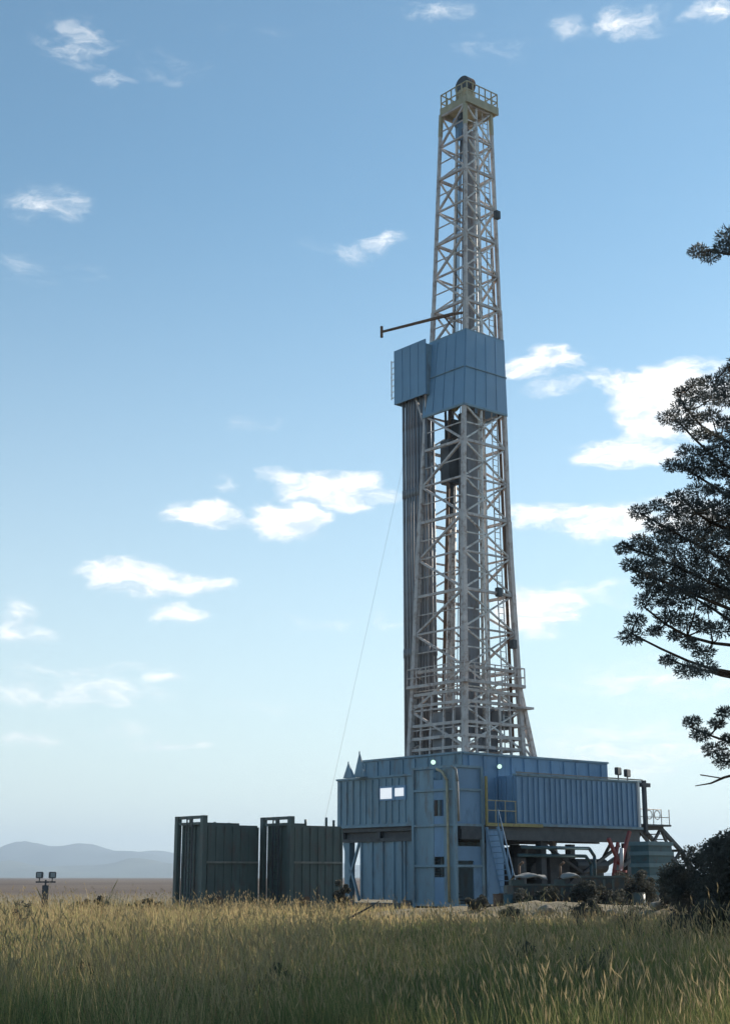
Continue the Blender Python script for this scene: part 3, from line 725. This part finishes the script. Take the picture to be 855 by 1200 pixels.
# red/white blowout preventer stand
c = at(727, 1055, 79.5)
t = thing('blowout_preventer', 'red and white valve stack standing under the right end of the platform', 'valve stack', (c.x, 79.5, 0), RZ)
k = MB(); k.beam((-.9, 0, .3), (-.05, 0, 3.4), .14); k.beam((.95, 0, 4.0), (.05, 0, 2.2), .16); k.beam((-.8, 0, 3.6), (.0, 0, 2.3), .16); k.build('brace', M['red'], t)
k = MB(); k.tube((0, 0, .1), (0, 0, .9), .35, 16); k.tube((0, 0, .9), (0, 0, 1.9), .24, 16); k.disc((0, 0, 1.0), (0, 0, 1), .38, .12); k.disc((0, 0, 1.9), (0, 0, 1), .38, .12); k.tube((-.6, 0, 1.45), (.6, 0, 1.45), .17, 12); k.build('valve_body', M['red'], t)
k = MB(); k.tube((.0, -.1, 2.0), (.12, -.1, 3.1), .11, 12); k.build('riser', M['white'], t, True)
# pumps and pale covered skids below the floor
def skid(px, Y, label, pale, Ls):
    c = at(px, 1055, Y); t = thing('pump_skid', label, 'pump skid', (c.x, Y, float(gz(c.x, Y))*.3), R(8), 'pump skids in front of the substructure')
    k = MB(); k.bb(-Ls/2, Ls/2, -.6, .6, 0, .22); k.bb(-Ls/2, -Ls/2+.12, -.6, .6, .221, .9); k.build('skid_frame', M['darksteel'], t)
    k = MB(); k.bb(-Ls/2+.2, -.1, -.45, .45, .221, 1.25); k.bb(-Ls/2+.4, -.3, -.3, .3, 1.251, 1.5)
    for i in range(5): k.bb(-Ls/2+.28+i*.16, -Ls/2+.36+i*.16, -.5, -.451, .35, 1.15)
    k.build('engine', M['tank'], t, bevel=.03)
    k = MB(); k.tube((.15, 0, .75), (Ls/2-.15, 0, .75), .42, 18); k.disc((Ls/2-.12, 0, .75), (1, 0, 0), .48, .06, 18); k.build('pump_body', M['teal'], t, True)
    k = MB(); k.tube((-.4, .2, 1.4), (-.4, .2, 2.15), .06, 8); k.tube((-.4, .2, 2.15), (-.2, .2, 2.3), .06, 8); k.build('exhaust_pipe', M['rust'], t, True)
    k = MB()
    w2 = pale
    vs_ = []
    for i in range(9):
        a_ = -w2/2+w2*i/8
        for j in range(5):
            b_ = -.5+j*.25; zz = 1.62+.16*math.cos(b_*2.6)+.05*math.sin(a_*7+j)-.10*abs(a_/w2*2)**3
            vs_.append((a_, b_, zz))
    n0 = len(vs_); vs_ += [(x, y_, z-.06) for x, y_, z in vs_]
    fs = []
    for i in range(8):
        for j in range(4):
            q_ = i*5+j; fs.append((q_, q_+5, q_+6, q_+1)); fs.append((q_+n0, q_+1+n0, q_+6+n0, q_+5+n0))
    for i in range(8): fs += [(i*5, i*5+n0, i*5+5+n0, i*5+5), (i*5+4, i*5+9, i*5+9+n0, i*5+4+n0)]
    k.raw(vs_, fs); k.build('canvas_cover', M['palegrey'], t, True)
    return t
skid(620, 69, 'dark pump skid under a pale canvas cover, left one below the platform', 1.5, 2.6)
skid(668, 71, 'small dark pump skid with pale cover, right one below the platform', .9, 2.2)
def crate(px, Y, dims, rz, label):
    c = at(px, 1055, Y); t = thing('steel_bin', label, 'steel bin', (c.x, Y, float(gz(c.x, Y))), rz, 'steel bins below the platform')
    a_, b_, h_ = dims; k = MB(); k.bb(-a_/2, a_/2, -b_/2, -b_/2+.06, .12, h_); k.bb(-a_/2, a_/2, b_/2-.06, b_/2, .12, h_); k.bb(-a_/2, -a_/2+.06, -b_/2+.061, b_/2-.061, .12, h_); k.bb(a_/2-.06, a_/2, -b_/2+.061, b_/2-.061, .12, h_); k.bb(-a_/2+.06, a_/2-.06, -b_/2+.06, b_/2-.06, .12, .2)
    k.build('bin_wall', M['bin'], t)
    k = MB()
    for i in range(int(a_/.4)): k.bb(-a_/2+.15+i*.4, -a_/2+.25+i*.4, -b_/2-.05, -b_/2-.001, .14, h_-.08)
    k.bb(-a_/2-.04, a_/2+.04, -b_/2-.06, -b_/2+.08, h_+.001, h_+.08); k.build('rib', M['tank'], t)
    k = MB(); k.bb(-a_/2+.1, -a_/2+.3, -b_/2, b_/2, 0, .119); k.bb(a_/2-.3, a_/2-.1, -b_/2, b_/2, 0, .119); k.build('runner', M['rust'], t)
crate(640, 67.5, (3.3, 1.4, 1.25), R(6), 'long dark open steel bin on the pad, left of the other bin')
crate(706, 68.5, (1.9, 1.3, 1.55), R(-6), 'taller short dark steel bin near the right end of the platform')

# ------------------------------------------------------------------ plants
def leaf_mesh(name, centers, radii, k, size, m, parent, flat=.8, asp=.5):
    n = len(centers); C_ = np.repeat(np.asarray(centers), k, 0); Rr = np.repeat(np.asarray(radii), k)
    dv = rng.normal(size=(n*k, 3)); dv /= np.linalg.norm(dv, axis=1)[:, None]
    rr = rng.random(n*k)**.45; p = C_ + dv*(Rr*rr)[:, None]*np.array([1, 1, flat])
    u = rng.normal(size=(n*k, 3)); u /= np.linalg.norm(u, axis=1)[:, None]
    v = np.cross(u, rng.normal(size=(n*k, 3))); v /= np.linalg.norm(v, axis=1)[:, None]
    s = size*(.6+.8*rng.random(n*k))[:, None]
    V = np.stack([p-u*s, p+v*s*asp, p+u*s, p-v*s*asp], 1).reshape(-1, 3)
    return np_mesh(name, V, np.arange(n*k*4), np.full(n*k, 4), m, parent=parent)
def needle_mesh(name, pts, rad, k, m, parent, wd=.011):
    n = len(pts); C_ = np.repeat(np.asarray(pts), k, 0); Rr = np.repeat(np.asarray(rad), k)[:, None]
    dv = rng.normal(size=(n*k, 3)); dv[:, 2] += .35; dv /= np.linalg.norm(dv, axis=1)[:, None]
    bv = rng.normal(size=(n*k, 3)); bv /= np.linalg.norm(bv, axis=1)[:, None]; dv = dv*.5+bv*.5
    base = C_ + bv*Rr*(rng.random((n*k, 1))**.42)*1.0*np.array([1.3, 1.3, .75]); tip = base + dv*Rr*(.26+.26*rng.random((n*k, 1)))
    sd = np.cross(dv, rng.normal(size=(n*k, 3))); sd /= np.linalg.norm(sd, axis=1)[:, None]
    V = np.stack([base-sd*wd*.5, base+sd*wd*.5, tip+sd*wd*.3, tip-sd*wd*.3], 1).reshape(-1, 3)
    return np_mesh(name, V, np.arange(n*k*4), np.full(n*k, 4), m, parent=parent)

TY = 24.0
tb_ = at(945, 1028, TY); TX = tb_.x
pine = thing('pine_tree', 'dark pine whose needle sprays reach in from the right edge of the view', 'pine tree', (TX, TY, 0))
def trunk_pt(z): return Vector((.25*math.sin(z*.35), .2*math.sin(z*.28+1), z))
HT = 15.0
k = MB(); zz = [HT*i/16 for i in range(17)]
for i in range(16): k.tube(trunk_pt(zz[i]), trunk_pt(zz[i+1]), .26*(1-zz[i]/HT*.88), 12, .26*(1-zz[i+1]/HT*.88))
k.tube((0, 0, -.2), (0, 0, .4), .42, 12, .27)
k.build('trunk', M['bark'], pine, True)
polys = [
 ([(814,294),(832,286),(850,272),(880,268),(880,302),(828,301)], 13, [(905,300,832,293)]),
 ([(798,452),(812,445),(838,450),(852,425),(880,415),(880,560),(840,560),(800,552),(781,543),(800,530),(825,515),(800,505),(780,490),(785,476),(800,480)], 13, [(920,560,792,460),(925,590,792,492),(930,610,790,543),(915,500,852,430)]),
 ([(742,598),(775,585),(800,572),(840,565),(880,560),(880,720),(845,705),(830,695),(800,700),(765,692),(735,672),(720,648),(724,630),(745,630),(765,640),(765,618),(740,608)], 12, [(930,680,750,602),(930,700,730,640),(935,720,742,668),(925,640,800,585),(935,760,790,690)]),
 ([(750,700),(780,695),(840,690),(865,715),(855,745),(828,745),(832,785),(805,792),(778,778),(770,765),(800,752),(770,748),(735,748),(730,737),(745,715)], 17, [(935,800,738,742),(935,790,782,772),(930,780,826,786),(935,770,755,712)]),
 ([(803,850),(820,838),(880,832),(880,885),(848,897),(832,878),(808,862)], 15, [(940,880,808,852),(940,890,846,892)]),
]
def inpoly(x, y, P_):
    c = False; n = len(P_); j = n-1
    for i in range(n):
        if (P_[i][1] > y) != (P_[j][1] > y) and x < (P_[j][0]-P_[i][0])*(y-P_[i][1])/(P_[j][1]-P_[i][1])+P_[i][0]: c = not c
        j = i
    return c
base = Vector((TX, TY, 0)); clusters = []; crad = []
def limb_path(p0, p1, sag=.25, n=7):
    pts = []
    L_ = (p1-p0).length
    side = Vector((random.uniform(-1, 1), random.uniform(-1, 1), random.uniform(-.4, .4)))*.05*L_
    for i in range(n+1):
        t = i/n; pts.append(p0.lerp(p1, t)+Vector((0, 0, sag*L_*.25*math.sin(math.pi*t)*-1))+side*math.sin(2*math.pi*t))
    return pts
def add_limb(pts, cl, r0=.036):
    n = len(pts)-1; k = MB(); k.path([tuple(p) for p in pts], [r0*(1-.8*i/n)+.008 for i in range(n+1)], 6)
    for c_ in cl:
        best = min(range(1, n+1), key=lambda i: (pts[i]-c_).length+.25*max(0, (i/n)-.0)*0); p = pts[best]
        mid = p.lerp(c_, .5)+Vector((0, 0, -.08*(p-c_).length)); k.path([tuple(p), tuple(mid), tuple(c_)], [.018, .012, .007], 4)
    k.build('limb', M['bark'], pine, True)
for (poly, sp_, limbs) in polys:
    xs_ = [p[0] for p in poly]; ys_ = [p[1] for p in poly]; pts2 = []
    tries = 0
    while tries < 1500:
        tries += 1; x, y_ = random.uniform(min(xs_), max(xs_)), random.uniform(min(ys_), max(ys_))
        if not inpoly(x, y_, poly): continue
        if all((x-a)**2+((y_-b)*1.15)**2 > (sp_*1.17)**2 for a, b in pts2): pts2.append((x, y_))
    lp = []
    for (x0, y0, x1, y1) in limbs:
        Yt = TY+random.uniform(-1.0, .8)
        p1 = at(x1, y1, Yt)-base; p0w = at(x0, y0, TY); p0 = trunk_pt(p0w.z); lp.append((limb_path(p0, p1), []))
    for (x, y_) in pts2:
        pw = None; bl = None
        for L_ in lp:
            for q_ in L_[0][2:]:
                wq = q_+base; d_ = wq.y*CT+(wq.z-HCAM)*ST; qx = 427.5+wq.x/d_*F; qy = 600-(-wq.y*ST+(wq.z-HCAM)*CT)/d_*F
                dd = (qx-x)**2+(qy-y_)**2
                if pw is None or dd < pw[0]: pw = (dd, wq.y, L_)
        c_ = at(x, y_, pw[1]+random.uniform(-.8, .8))-base
        clusters.append(c_); crad.append(random.uniform(.11, .19)); pw[2][1].append(c_)
    for pts_, cl in lp: add_limb(pts_, cl)
# bare twig
k = MB(); k.path([tuple(trunk_pt(at(940, 895, TY).z)), tuple(at(880, 903, TY)-base), tuple(at(848, 911, TY-.2)-base), tuple(at(832, 918, TY-.3)-base), tuple(at(814, 921, TY-.3)-base)], [.04, .03, .022, .015, .008], 6)
k.tube(tuple(at(845, 912, TY-.2)-base), tuple(at(820, 908, TY-.5)-base), .01, 4); k.build('limb', M['bark'], pine, True)
# the rest of the crown, on every other side of the trunk
for i in range(46):
    z = 3.5+(HT-3.8)*((i+.5)/46); a = i*2.399; 
    if math.cos(a) < -.25: continue
    L_ = (4.2*(1-((z-5)/(HT-3.5))**2 if z > 5 else 3.6) if z > 5 else 3.4)*random.uniform(.75, 1.1); L_ = max(.7, L_)
    p0 = trunk_pt(z); p1 = p0+Vector((math.cos(a)*L_, math.sin(a)*L_, L_*random.uniform(.0, .35)))
    if (p1+base).x < .262*(p1+base).y+.6+.05*p1.z: continue
    pts_ = limb_path(p0, p1); cl = []
    for q_ in pts_[2:]:
        for _ in range(8):
            c_ = q_+Vector((random.gauss(0, .38), random.gauss(0, .38), random.gauss(.05, .22)))
            if (c_+base).x > .258*(c_+base).y + .5 + max(0, c_.z-4)*.07: cl.append(c_); clusters.append(c_); crad.append(random.uniform(.15, .22))
    add_limb(pts_, cl, .075)
needle_mesh('crown', np.array([tuple(c) for c in clusters]), np.array(crad), 520, M['needles'], pine, wd=.018)
# neighbouring pines outside the view that shade the grass
def copy_tree(o, parent=None):
    c_ = o.copy(); col.objects.link(c_); c_.parent = parent
    for ch in o.children: copy_tree(ch, c_)
    return c_
# a full round pine for the neighbours
pine2 = thing('pine_tree', 'full dark pine standing beyond the right edge, nearest the shaded grass', 'pine tree', (17.5, 40, 0), 0, 'pines outside the right edge')
k = MB()
for i in range(16): k.tube(trunk_pt(zz[i]), trunk_pt(zz[i+1]), .26*(1-zz[i]/HT*.88), 10, .26*(1-zz[i+1]/HT*.88))
k.build('trunk', M['bark'], pine2, True)
cl2 = []; r2 = []; k = MB()
for i in range(54):
    z = 2.2+(HT-2.3)*((i+.5)/54); a = i*2.399; L_ = max(.5, 4.0*(1-((z-2.2)/(HT-1.5))**1.5))*random.uniform(.8, 1.1)
    p0 = trunk_pt(z); p1 = p0+Vector((math.cos(a)*L_, math.sin(a)*L_, L_*.15)); pts_ = limb_path(p0, p1); k.path([tuple(p) for p in pts_], [.06*(1-.8*j/7)+.006 for j in range(8)], 5)
    for q_ in pts_[2:]:
        for _ in range(5): cl2.append(tuple(q_+Vector((random.gauss(0, .4), random.gauss(0, .4), random.gauss(0, .22))))); r2.append(.26)
k.build('limb', M['bark'], pine2, True)
needle_mesh('crown', np.array(cl2), np.array(r2), 60, M['needles'], pine2, wd=.03)
for (x, y_, s_, lb_) in ((12.8, 31.5, .9, 'smaller full pine beyond the right edge, between the near and the shaded grass ones'), (20.5, 46.5, 1.05, 'full dark pine beyond the right edge, second away from the view'), (24, 54, 1.2, 'full dark pine beyond the right edge, third away from the view'), (27.5, 61.5, 1.3, 'tall dark pine beyond the right edge, beside the farthest one'), (31.5, 66, 1.35, 'full dark pine beyond the right edge, farthest towards the rig'), (14.5, 27, 1.0, 'full dark pine just beside the one whose branches reach into view')):
    c_ = copy_tree(pine2); c_.location = (x, y_, 0); c_.scale = (s_, s_, s_); c_.rotation_euler = (0, 0, x); c_['label'] = lb_

def shrub(px, Y, Wd, Ht, label, m='shrub', n=26, k=260, size=.045, name='shrub', group=None, seedz=0.0):
    c = at(px, 1050, Y); z0 = float(gz(c.x, Y)); t = thing(name, label, 'shrub', (c.x, Y, z0), random.uniform(0, 6), group)
    cs = []; rs = []; st_ = MB()
    for i in range(n):
        a = random.uniform(0, 6.28); r_ = Wd/2*math.sqrt(random.random())*.85; h_ = Ht*(1-(r_/(Wd/2))**2*.55)*random.uniform(.25, .92)
        p_ = Vector((r_*math.cos(a), r_*math.sin(a), h_)); cs.append(tuple(p_)); rs.append(random.uniform(.14, .26)*min(Wd, Ht*1.3)*.75)
        st_.path([(random.uniform(-.05, .05), random.uniform(-.05, .05), 0), tuple(p_*.5+Vector((0, 0, .1))), tuple(p_)], [.03, .018, .006], 4)
    st_.build('stem', M['deadwood'], t); leaf_mesh('foliage', cs, rs, k, size, M[m], t, flat=.9)
    return t
shrub(868, 46, 3.0, 3.5, 'tall dark rounded bush rising at the right edge of the view', n=60, k=420, size=.05)
shrub(815, 52, 2.6, 2.7, 'dark bush between the teal tank and the tall bush', n=40, k=380, size=.05)
shrub(795, 60, 1.8, 1.7, 'low dark bush at the foot of the teal tank', n=26, k=300, size=.05)
shrub(840, 36, 3.0, 1.1, 'wide low dark bush in the shaded grass at right', n=34, k=380, size=.045)
shrub(775, 33, 1.5, .75, 'small dark green weed clump in the shaded grass by the dead bush', n=22, k=260, size=.04)
shrub(596, 52, .85, .75, 'small round black looking bush on the dirt edge below the platform', n=18, k=260, size=.035)
shrub(402, 67, 1.0, 1.9, 'brownish bush between the tanks and the rig substructure', n=18, k=220, size=.05)
shrub(690, 58, 1.4, .8, 'low dark weed on the dirt bank in front of the bins', n=18, k=220, size=.04)
shrub(560, 62, 1.0, .8, 'low brown weed at the foot of the blue stair', n=16, k=200, size=.045)
shrub(110, 64, 2.2, .8, 'low grey brown sagebrush in the grass near the work light', n=20, k=240, size=.04)
shrub(170, 66, 1.8, .75, 'low grey brown sagebrush left of the first dark tank', n=20, k=240, size=.04)
shrub(95, 21, .7, .5, 'dark leafy weed clump in the grass at the lower left', n=16, k=260, size=.02)
shrub(330, 19, .8, .55, 'dark leafy weed clump in the grass near the bottom middle', n=16, k=260, size=.02)
shrub(610, 24, .9, .6, 'dark leafy weed clump in the shaded grass right of the middle', n=18, k=260, size=.022)
shrub(628, 65.2, 2.3, 1.25, 'scrubby dark brush at the foot of the long bin', n=26, k=260, size=.06)
shrub(700, 65.8, 2.6, 1.5, 'scrubby dark brush in front of the short bin', n=30, k=260, size=.06)
shrub(742, 72.0, 2.2, 2.2, 'tall scrubby dark brush at the foot of the red valve stack', n=30, k=260, size=.06)
# dead bush, upright
def dead(px, Y, H, label, n=14):
    c = at(px, 1050, Y); t = tag(bpy.data.objects.new('dead_bush', None), label, 'dead bush'); col.objects.link(t); t.location = (c.x, Y, float(gz(c.x, Y)))
    k = MB(); tips = []
    for i in range(n):
        a = random.uniform(0, 6.28); l = H*random.uniform(.5, 1.0); s_ = .42*l
        pts_ = [Vector((0, 0, 0)), Vector((math.cos(a)*s_*.4, math.sin(a)*s_*.4, l*.5)), Vector((math.cos(a+.3)*s_, math.sin(a+.3)*s_, l))]
        k.path([tuple(p) for p in pts_], [.022, .014, .005], 4)
        for _ in range(4):
            u = random.uniform(.3, 1); b0 = pts_[1].lerp(pts_[2], u); e_ = b0+Vector((random.gauss(0, .12), random.gauss(0, .12), random.uniform(.03, .25))); k.tube(b0, e_, .007, 4, .003); tips.append(tuple(e_))
    k.build('stem', M['deadwood'], t); leaf_mesh('foliage', tips, [.07]*len(tips), 14, .022, M['shrub'], t)
dead(735, 36, 1.15, 'upright dark dead bush standing in the shaded grass at right', 16)
dead(678, 46, .7, 'small dead bush in the grass below the dirt bank', 10)
dead(690, 20.5, .55, 'small bare dead bush near the bottom right of the grass', 9)
dead(28, 40, .9, 'dark thin weed stalks in the dry grass at far left', 9)
# fallen branch in the grass
c = at(425, 1062, 50)
k = MB(); k.path([(-.8, 0, .1), (-.3, .1, .38), (.15, .05, .62), (.55, 0, .85)], [.05, .04, .03, .012], 6); k.tube((.1, .05, .6), (.2, .3, .95), .02, 4, .008); k.tube((-.3, .1, .38), (-.1, -.2, .7), .02, 4, .008)
o_ = k.build('fallen_branch', M['deadwood'], None, True); o_.location = (c.x, 50, float(gz(c.x, 50))); tag(o_, 'grey dead branch leaning out of the dry grass below the platform', 'branch')
# drums standing on the pad
for (px, Y, rz_, mk, lb_) in ((585, 67.5, 0, 'rust', 'rusty steel drum standing alone at the foot of the outside stair'), (597, 67, 0, 'teal', 'dark teal steel drum beside the left pump skid'), (748, 68, 0, 'tank', 'dark steel drum between the short bin and the teal tank')):
    c = at(px, 1055, Y); t = thing('steel_drum', lb_, 'drum', (c.x, Y, float(gz(c.x, Y))), 0, 'steel drums on the pad')
    k = MB(); k.tube((0, 0, 0), (0, 0, .88), .29, 20)
    k.build('drum_shell', M[mk], t, True)
    for zz_ in (.02, .3, .58, .86): k = MB(); k.disc((0, 0, zz_), (0, 0, 1), .305, .03, 20); k.build('hoop', M[mk], t)
# stones on the dirt bank
stones = []
for i, (px, Y, s_, lb_) in enumerate(((612, 60, .22, 'pale rounded stone on the dirt bank below the left pump skid'), (640, 61, .3, 'larger pale stone on the dirt bank below the long bin'), (716, 60.5, .26, 'tan stone on the dirt bank below the short bin'), (770, 61, .32, 'big tan stone on the dirt bank toward the right bushes'))):
    bm = bmesh.new(); bmesh.ops.create_icosphere(bm, subdivisions=3, radius=1)
    for v in bm.verts:
        n_ = v.co.copy(); f_ = 1+.16*math.sin(n_.x*3+i)+.12*math.sin(n_.y*5+i*2)+.07*math.sin(n_.z*9+n_.x*7+i); v.co = n_*f_; v.co.z *= .6
    me = bpy.data.meshes.new('stone'); bm.to_mesh(me); bm.free(); me.materials.append(M['rock']); o_ = bpy.data.objects.new('stone', me); col.objects.link(o_)
    for p in me.polygons: p.use_smooth = True
    c = at(px, 1060, Y); o_.location = (c.x, Y, float(gz(c.x, Y))+s_*.3); o_.scale = (s_*1.3, s_, s_); o_.rotation_euler = (0, 0, i*1.3); tag(o_, lb_, 'stone', 'stones on the dirt bank')

# ------------------------------------------------------------------ grass
def grass_mat():
    m = bpy.data.materials.new('tall_grass'); m.use_nodes = True; t = m.node_tree
    b = t.nodes['Principled BSDF']; a = t.nodes.new('ShaderNodeAttribute'); a.attribute_name = 'Col'
    b.inputs['Roughness'].default_value = .7; b.inputs['Specular IOR Level'].default_value = .25
    t.links.new(a.outputs['Color'], b.inputs['Base Color'])
    tr = t.nodes.new('ShaderNodeBsdfTranslucent'); t.links.new(a.outputs['Color'], tr.inputs['Color'])
    mx = t.nodes.new('ShaderNodeMixShader'); mx.inputs[0].default_value = .5
    t.links.new(b.outputs[0], mx.inputs[1]); t.links.new(tr.outputs[0], mx.inputs[2])
    t.links.new(mx.outputs[0], t.nodes['Material Output'].inputs[0]); return m
GM = grass_mat()
def grass(name, n, y0, y1, hmin, hmax, wd, straw_bias, head=False, seed=0):
    g = np.random.default_rng(seed)
    y_ = y0*(y1/y0)**g.random(n); x = (g.random(n)*2-1)*(.30*y_+3.5)
    # clumping
    dens = .52+.55*lf(x, y_, 1.9, seed)+.35*lf(x, y_, 5.3, seed*2+1)
    keep = g.random(n) < np.clip(dens, .12, 1)
    # thin out on the bare dirt bank right of the tanks
    bare = (x > 1.5+ .4*np.sin(y_)) & (y_ > 57.5+1.5*np.sin(x*.9)); keep &= ~(bare & (g.random(n) < .78))
    bare2 = (y_ > 70); keep &= ~(bare2 & (g.random(n) < .6))
    x = x[keep]; y_ = y_[keep]; n = len(x)
    hh = (hmin+(hmax-hmin)*g.random(n)**1.3)*(1+.42*lf(x, y_, .9, 3)+.40*lf(x, y_, 3.3, seed))*np.where(bare[keep], .4, 1.0)
    hh = np.maximum(hh, .08); z = gz(x, y_)
    rightness = 1/(1+np.exp(-(x+1.5+ .0*y_)*.45)); hh *= 1-.5*rightness*np.clip((y_-34)/10, 0, 1)
    ang = g.random(n)*6.283; lean = .16+.30*g.random(n)**2; lx, ly = np.cos(ang)*lean*hh - .06*hh, np.sin(ang)*lean*hh
    wv_ = wd*(y_/20)**.75*(.7+.6*g.random(n)); wa = g.random(n)*6.283; wx, wy = np.cos(wa)*wv_/2, np.sin(wa)*wv_/2
    P0 = np.stack([x, y_, z-.02], 1); W = np.stack([wx, wy, 0*wx], 1)
    P1 = P0+np.stack([lx*.35, ly*.35, hh*.55], 1); P2 = P0+np.stack([lx, ly, hh], 1)
    V = np.stack([P0-W, P0+W, P1+W*.8, P1-W*.8, P2], 1)
    # colour: dry straw mixed with green, greener towards the near right to paint in the tree shade
    patch = lf(x, y_, .8, 5)+.6*lf(x, y_, 2.9, 8)
    patch = patch + .9*lf(x, y_, .33, 11)
    green = np.clip(.34+.42*rightness*(y_ < 50)-.30*straw_bias+.5*patch+np.clip((27-y_)/22, 0, .35)+np.where(y_ > 50, -.3, 0), 0, 1)
    isg = g.random(n) < green
    straw = np.array([.50, .39, .20]); gr = np.array([.13, .165, .06]); olive = np.array([.27, .25, .105]); red_ = np.array([.36, .22, .12])
    r_ = g.random(n)
    c = np.where(isg[:, None], np.where((r_ < .55)[:, None], gr, olive), np.where((r_ < .12)[:, None], red_, np.where((r_ < .35)[:, None], olive*1.2, straw)))
    c = c*(.7+.6*g.random((n, 1)))
    cols = np.repeat(c, 5, 0)
    i0 = np.arange(n)*5
    fl = np.stack([i0, i0+1, i0+2, i0+3, i0+3, i0+2, i0+4], 1).ravel(); lt = np.tile([4, 3], n)
    if head:
        # seed heads: slim diamond spindles round the tip
        hl = .07+.10*g.random(n); hw_ = wd*1.1*(y_/20)**.6; base_ = P2-np.stack([lx*.1, ly*.1, hl*.5], 1); top_ = P2+np.stack([lx*.15, ly*.15, hl*.5], 1); mid = (base_+top_)/2
        U = np.stack([np.cos(wa), np.sin(wa), 0*wa], 1)*hw_[:, None]; U2 = np.stack([-np.sin(wa), np.cos(wa), 0*wa], 1)*hw_[:, None]
        V2 = np.stack([base_, mid+U, top_, mid-U, base_, mid+U2, top_, mid-U2], 1).reshape(-1, 3); o0 = len(V)*5
        j0 = o0+np.arange(n*2)*4; fl = np.concatenate([fl, np.stack([j0, j0+1, j0+2, j0+3], 1).ravel()]); lt = np.concatenate([lt, np.full(n*2, 4)])
        V = np.concatenate([V.reshape(-1, 3), V2]); hc = np.array([.44, .35, .20])*(.7+.5*g.random((n, 1))); cols = np.concatenate([cols, np.repeat(hc, 8, 0)])
    o = np_mesh(name, V.reshape(-1, 3), fl, lt, GM, colors=cols); return tag(o, kind='stuff')
tag(grass('grass', 300000, 12.5, 78, .22, .62, .010, 0, seed=1), 'dense mixed green and straw coloured grass covering the foreground', 'grass')
tag(grass('tall_grass', 52000, 13, 78, .5, .95, .007, .5, head=True, seed=2), 'tall dry straw coloured grass stalks with seed heads over the green grass', 'grass')

# ------------------------------------------------------------------ haze
k = MB(); k.bb(-12500, 12500, -12500, 12500, -6, 330)
hzo = k.build('haze', M['white']); tag(hzo, kind='stuff')
hm = bpy.data.materials.new('haze_air'); hm.use_nodes = True
for n_ in list(hm.node_tree.nodes): 
    if n_.type == 'BSDF_PRINCIPLED': hm.node_tree.nodes.remove(n_)
pv = hm.node_tree.nodes.new('ShaderNodeVolumePrincipled'); pv.inputs['Density'].default_value = 1.5e-4; pv.inputs['Color'].default_value = (.66, .82, 1.0, 1); pv.inputs['Anisotropy'].default_value = .2
hm.node_tree.links.new(pv.outputs[0], hm.node_tree.nodes['Material Output'].inputs['Volume'])
hzo.data.materials.clear(); hzo.data.materials.append(hm)
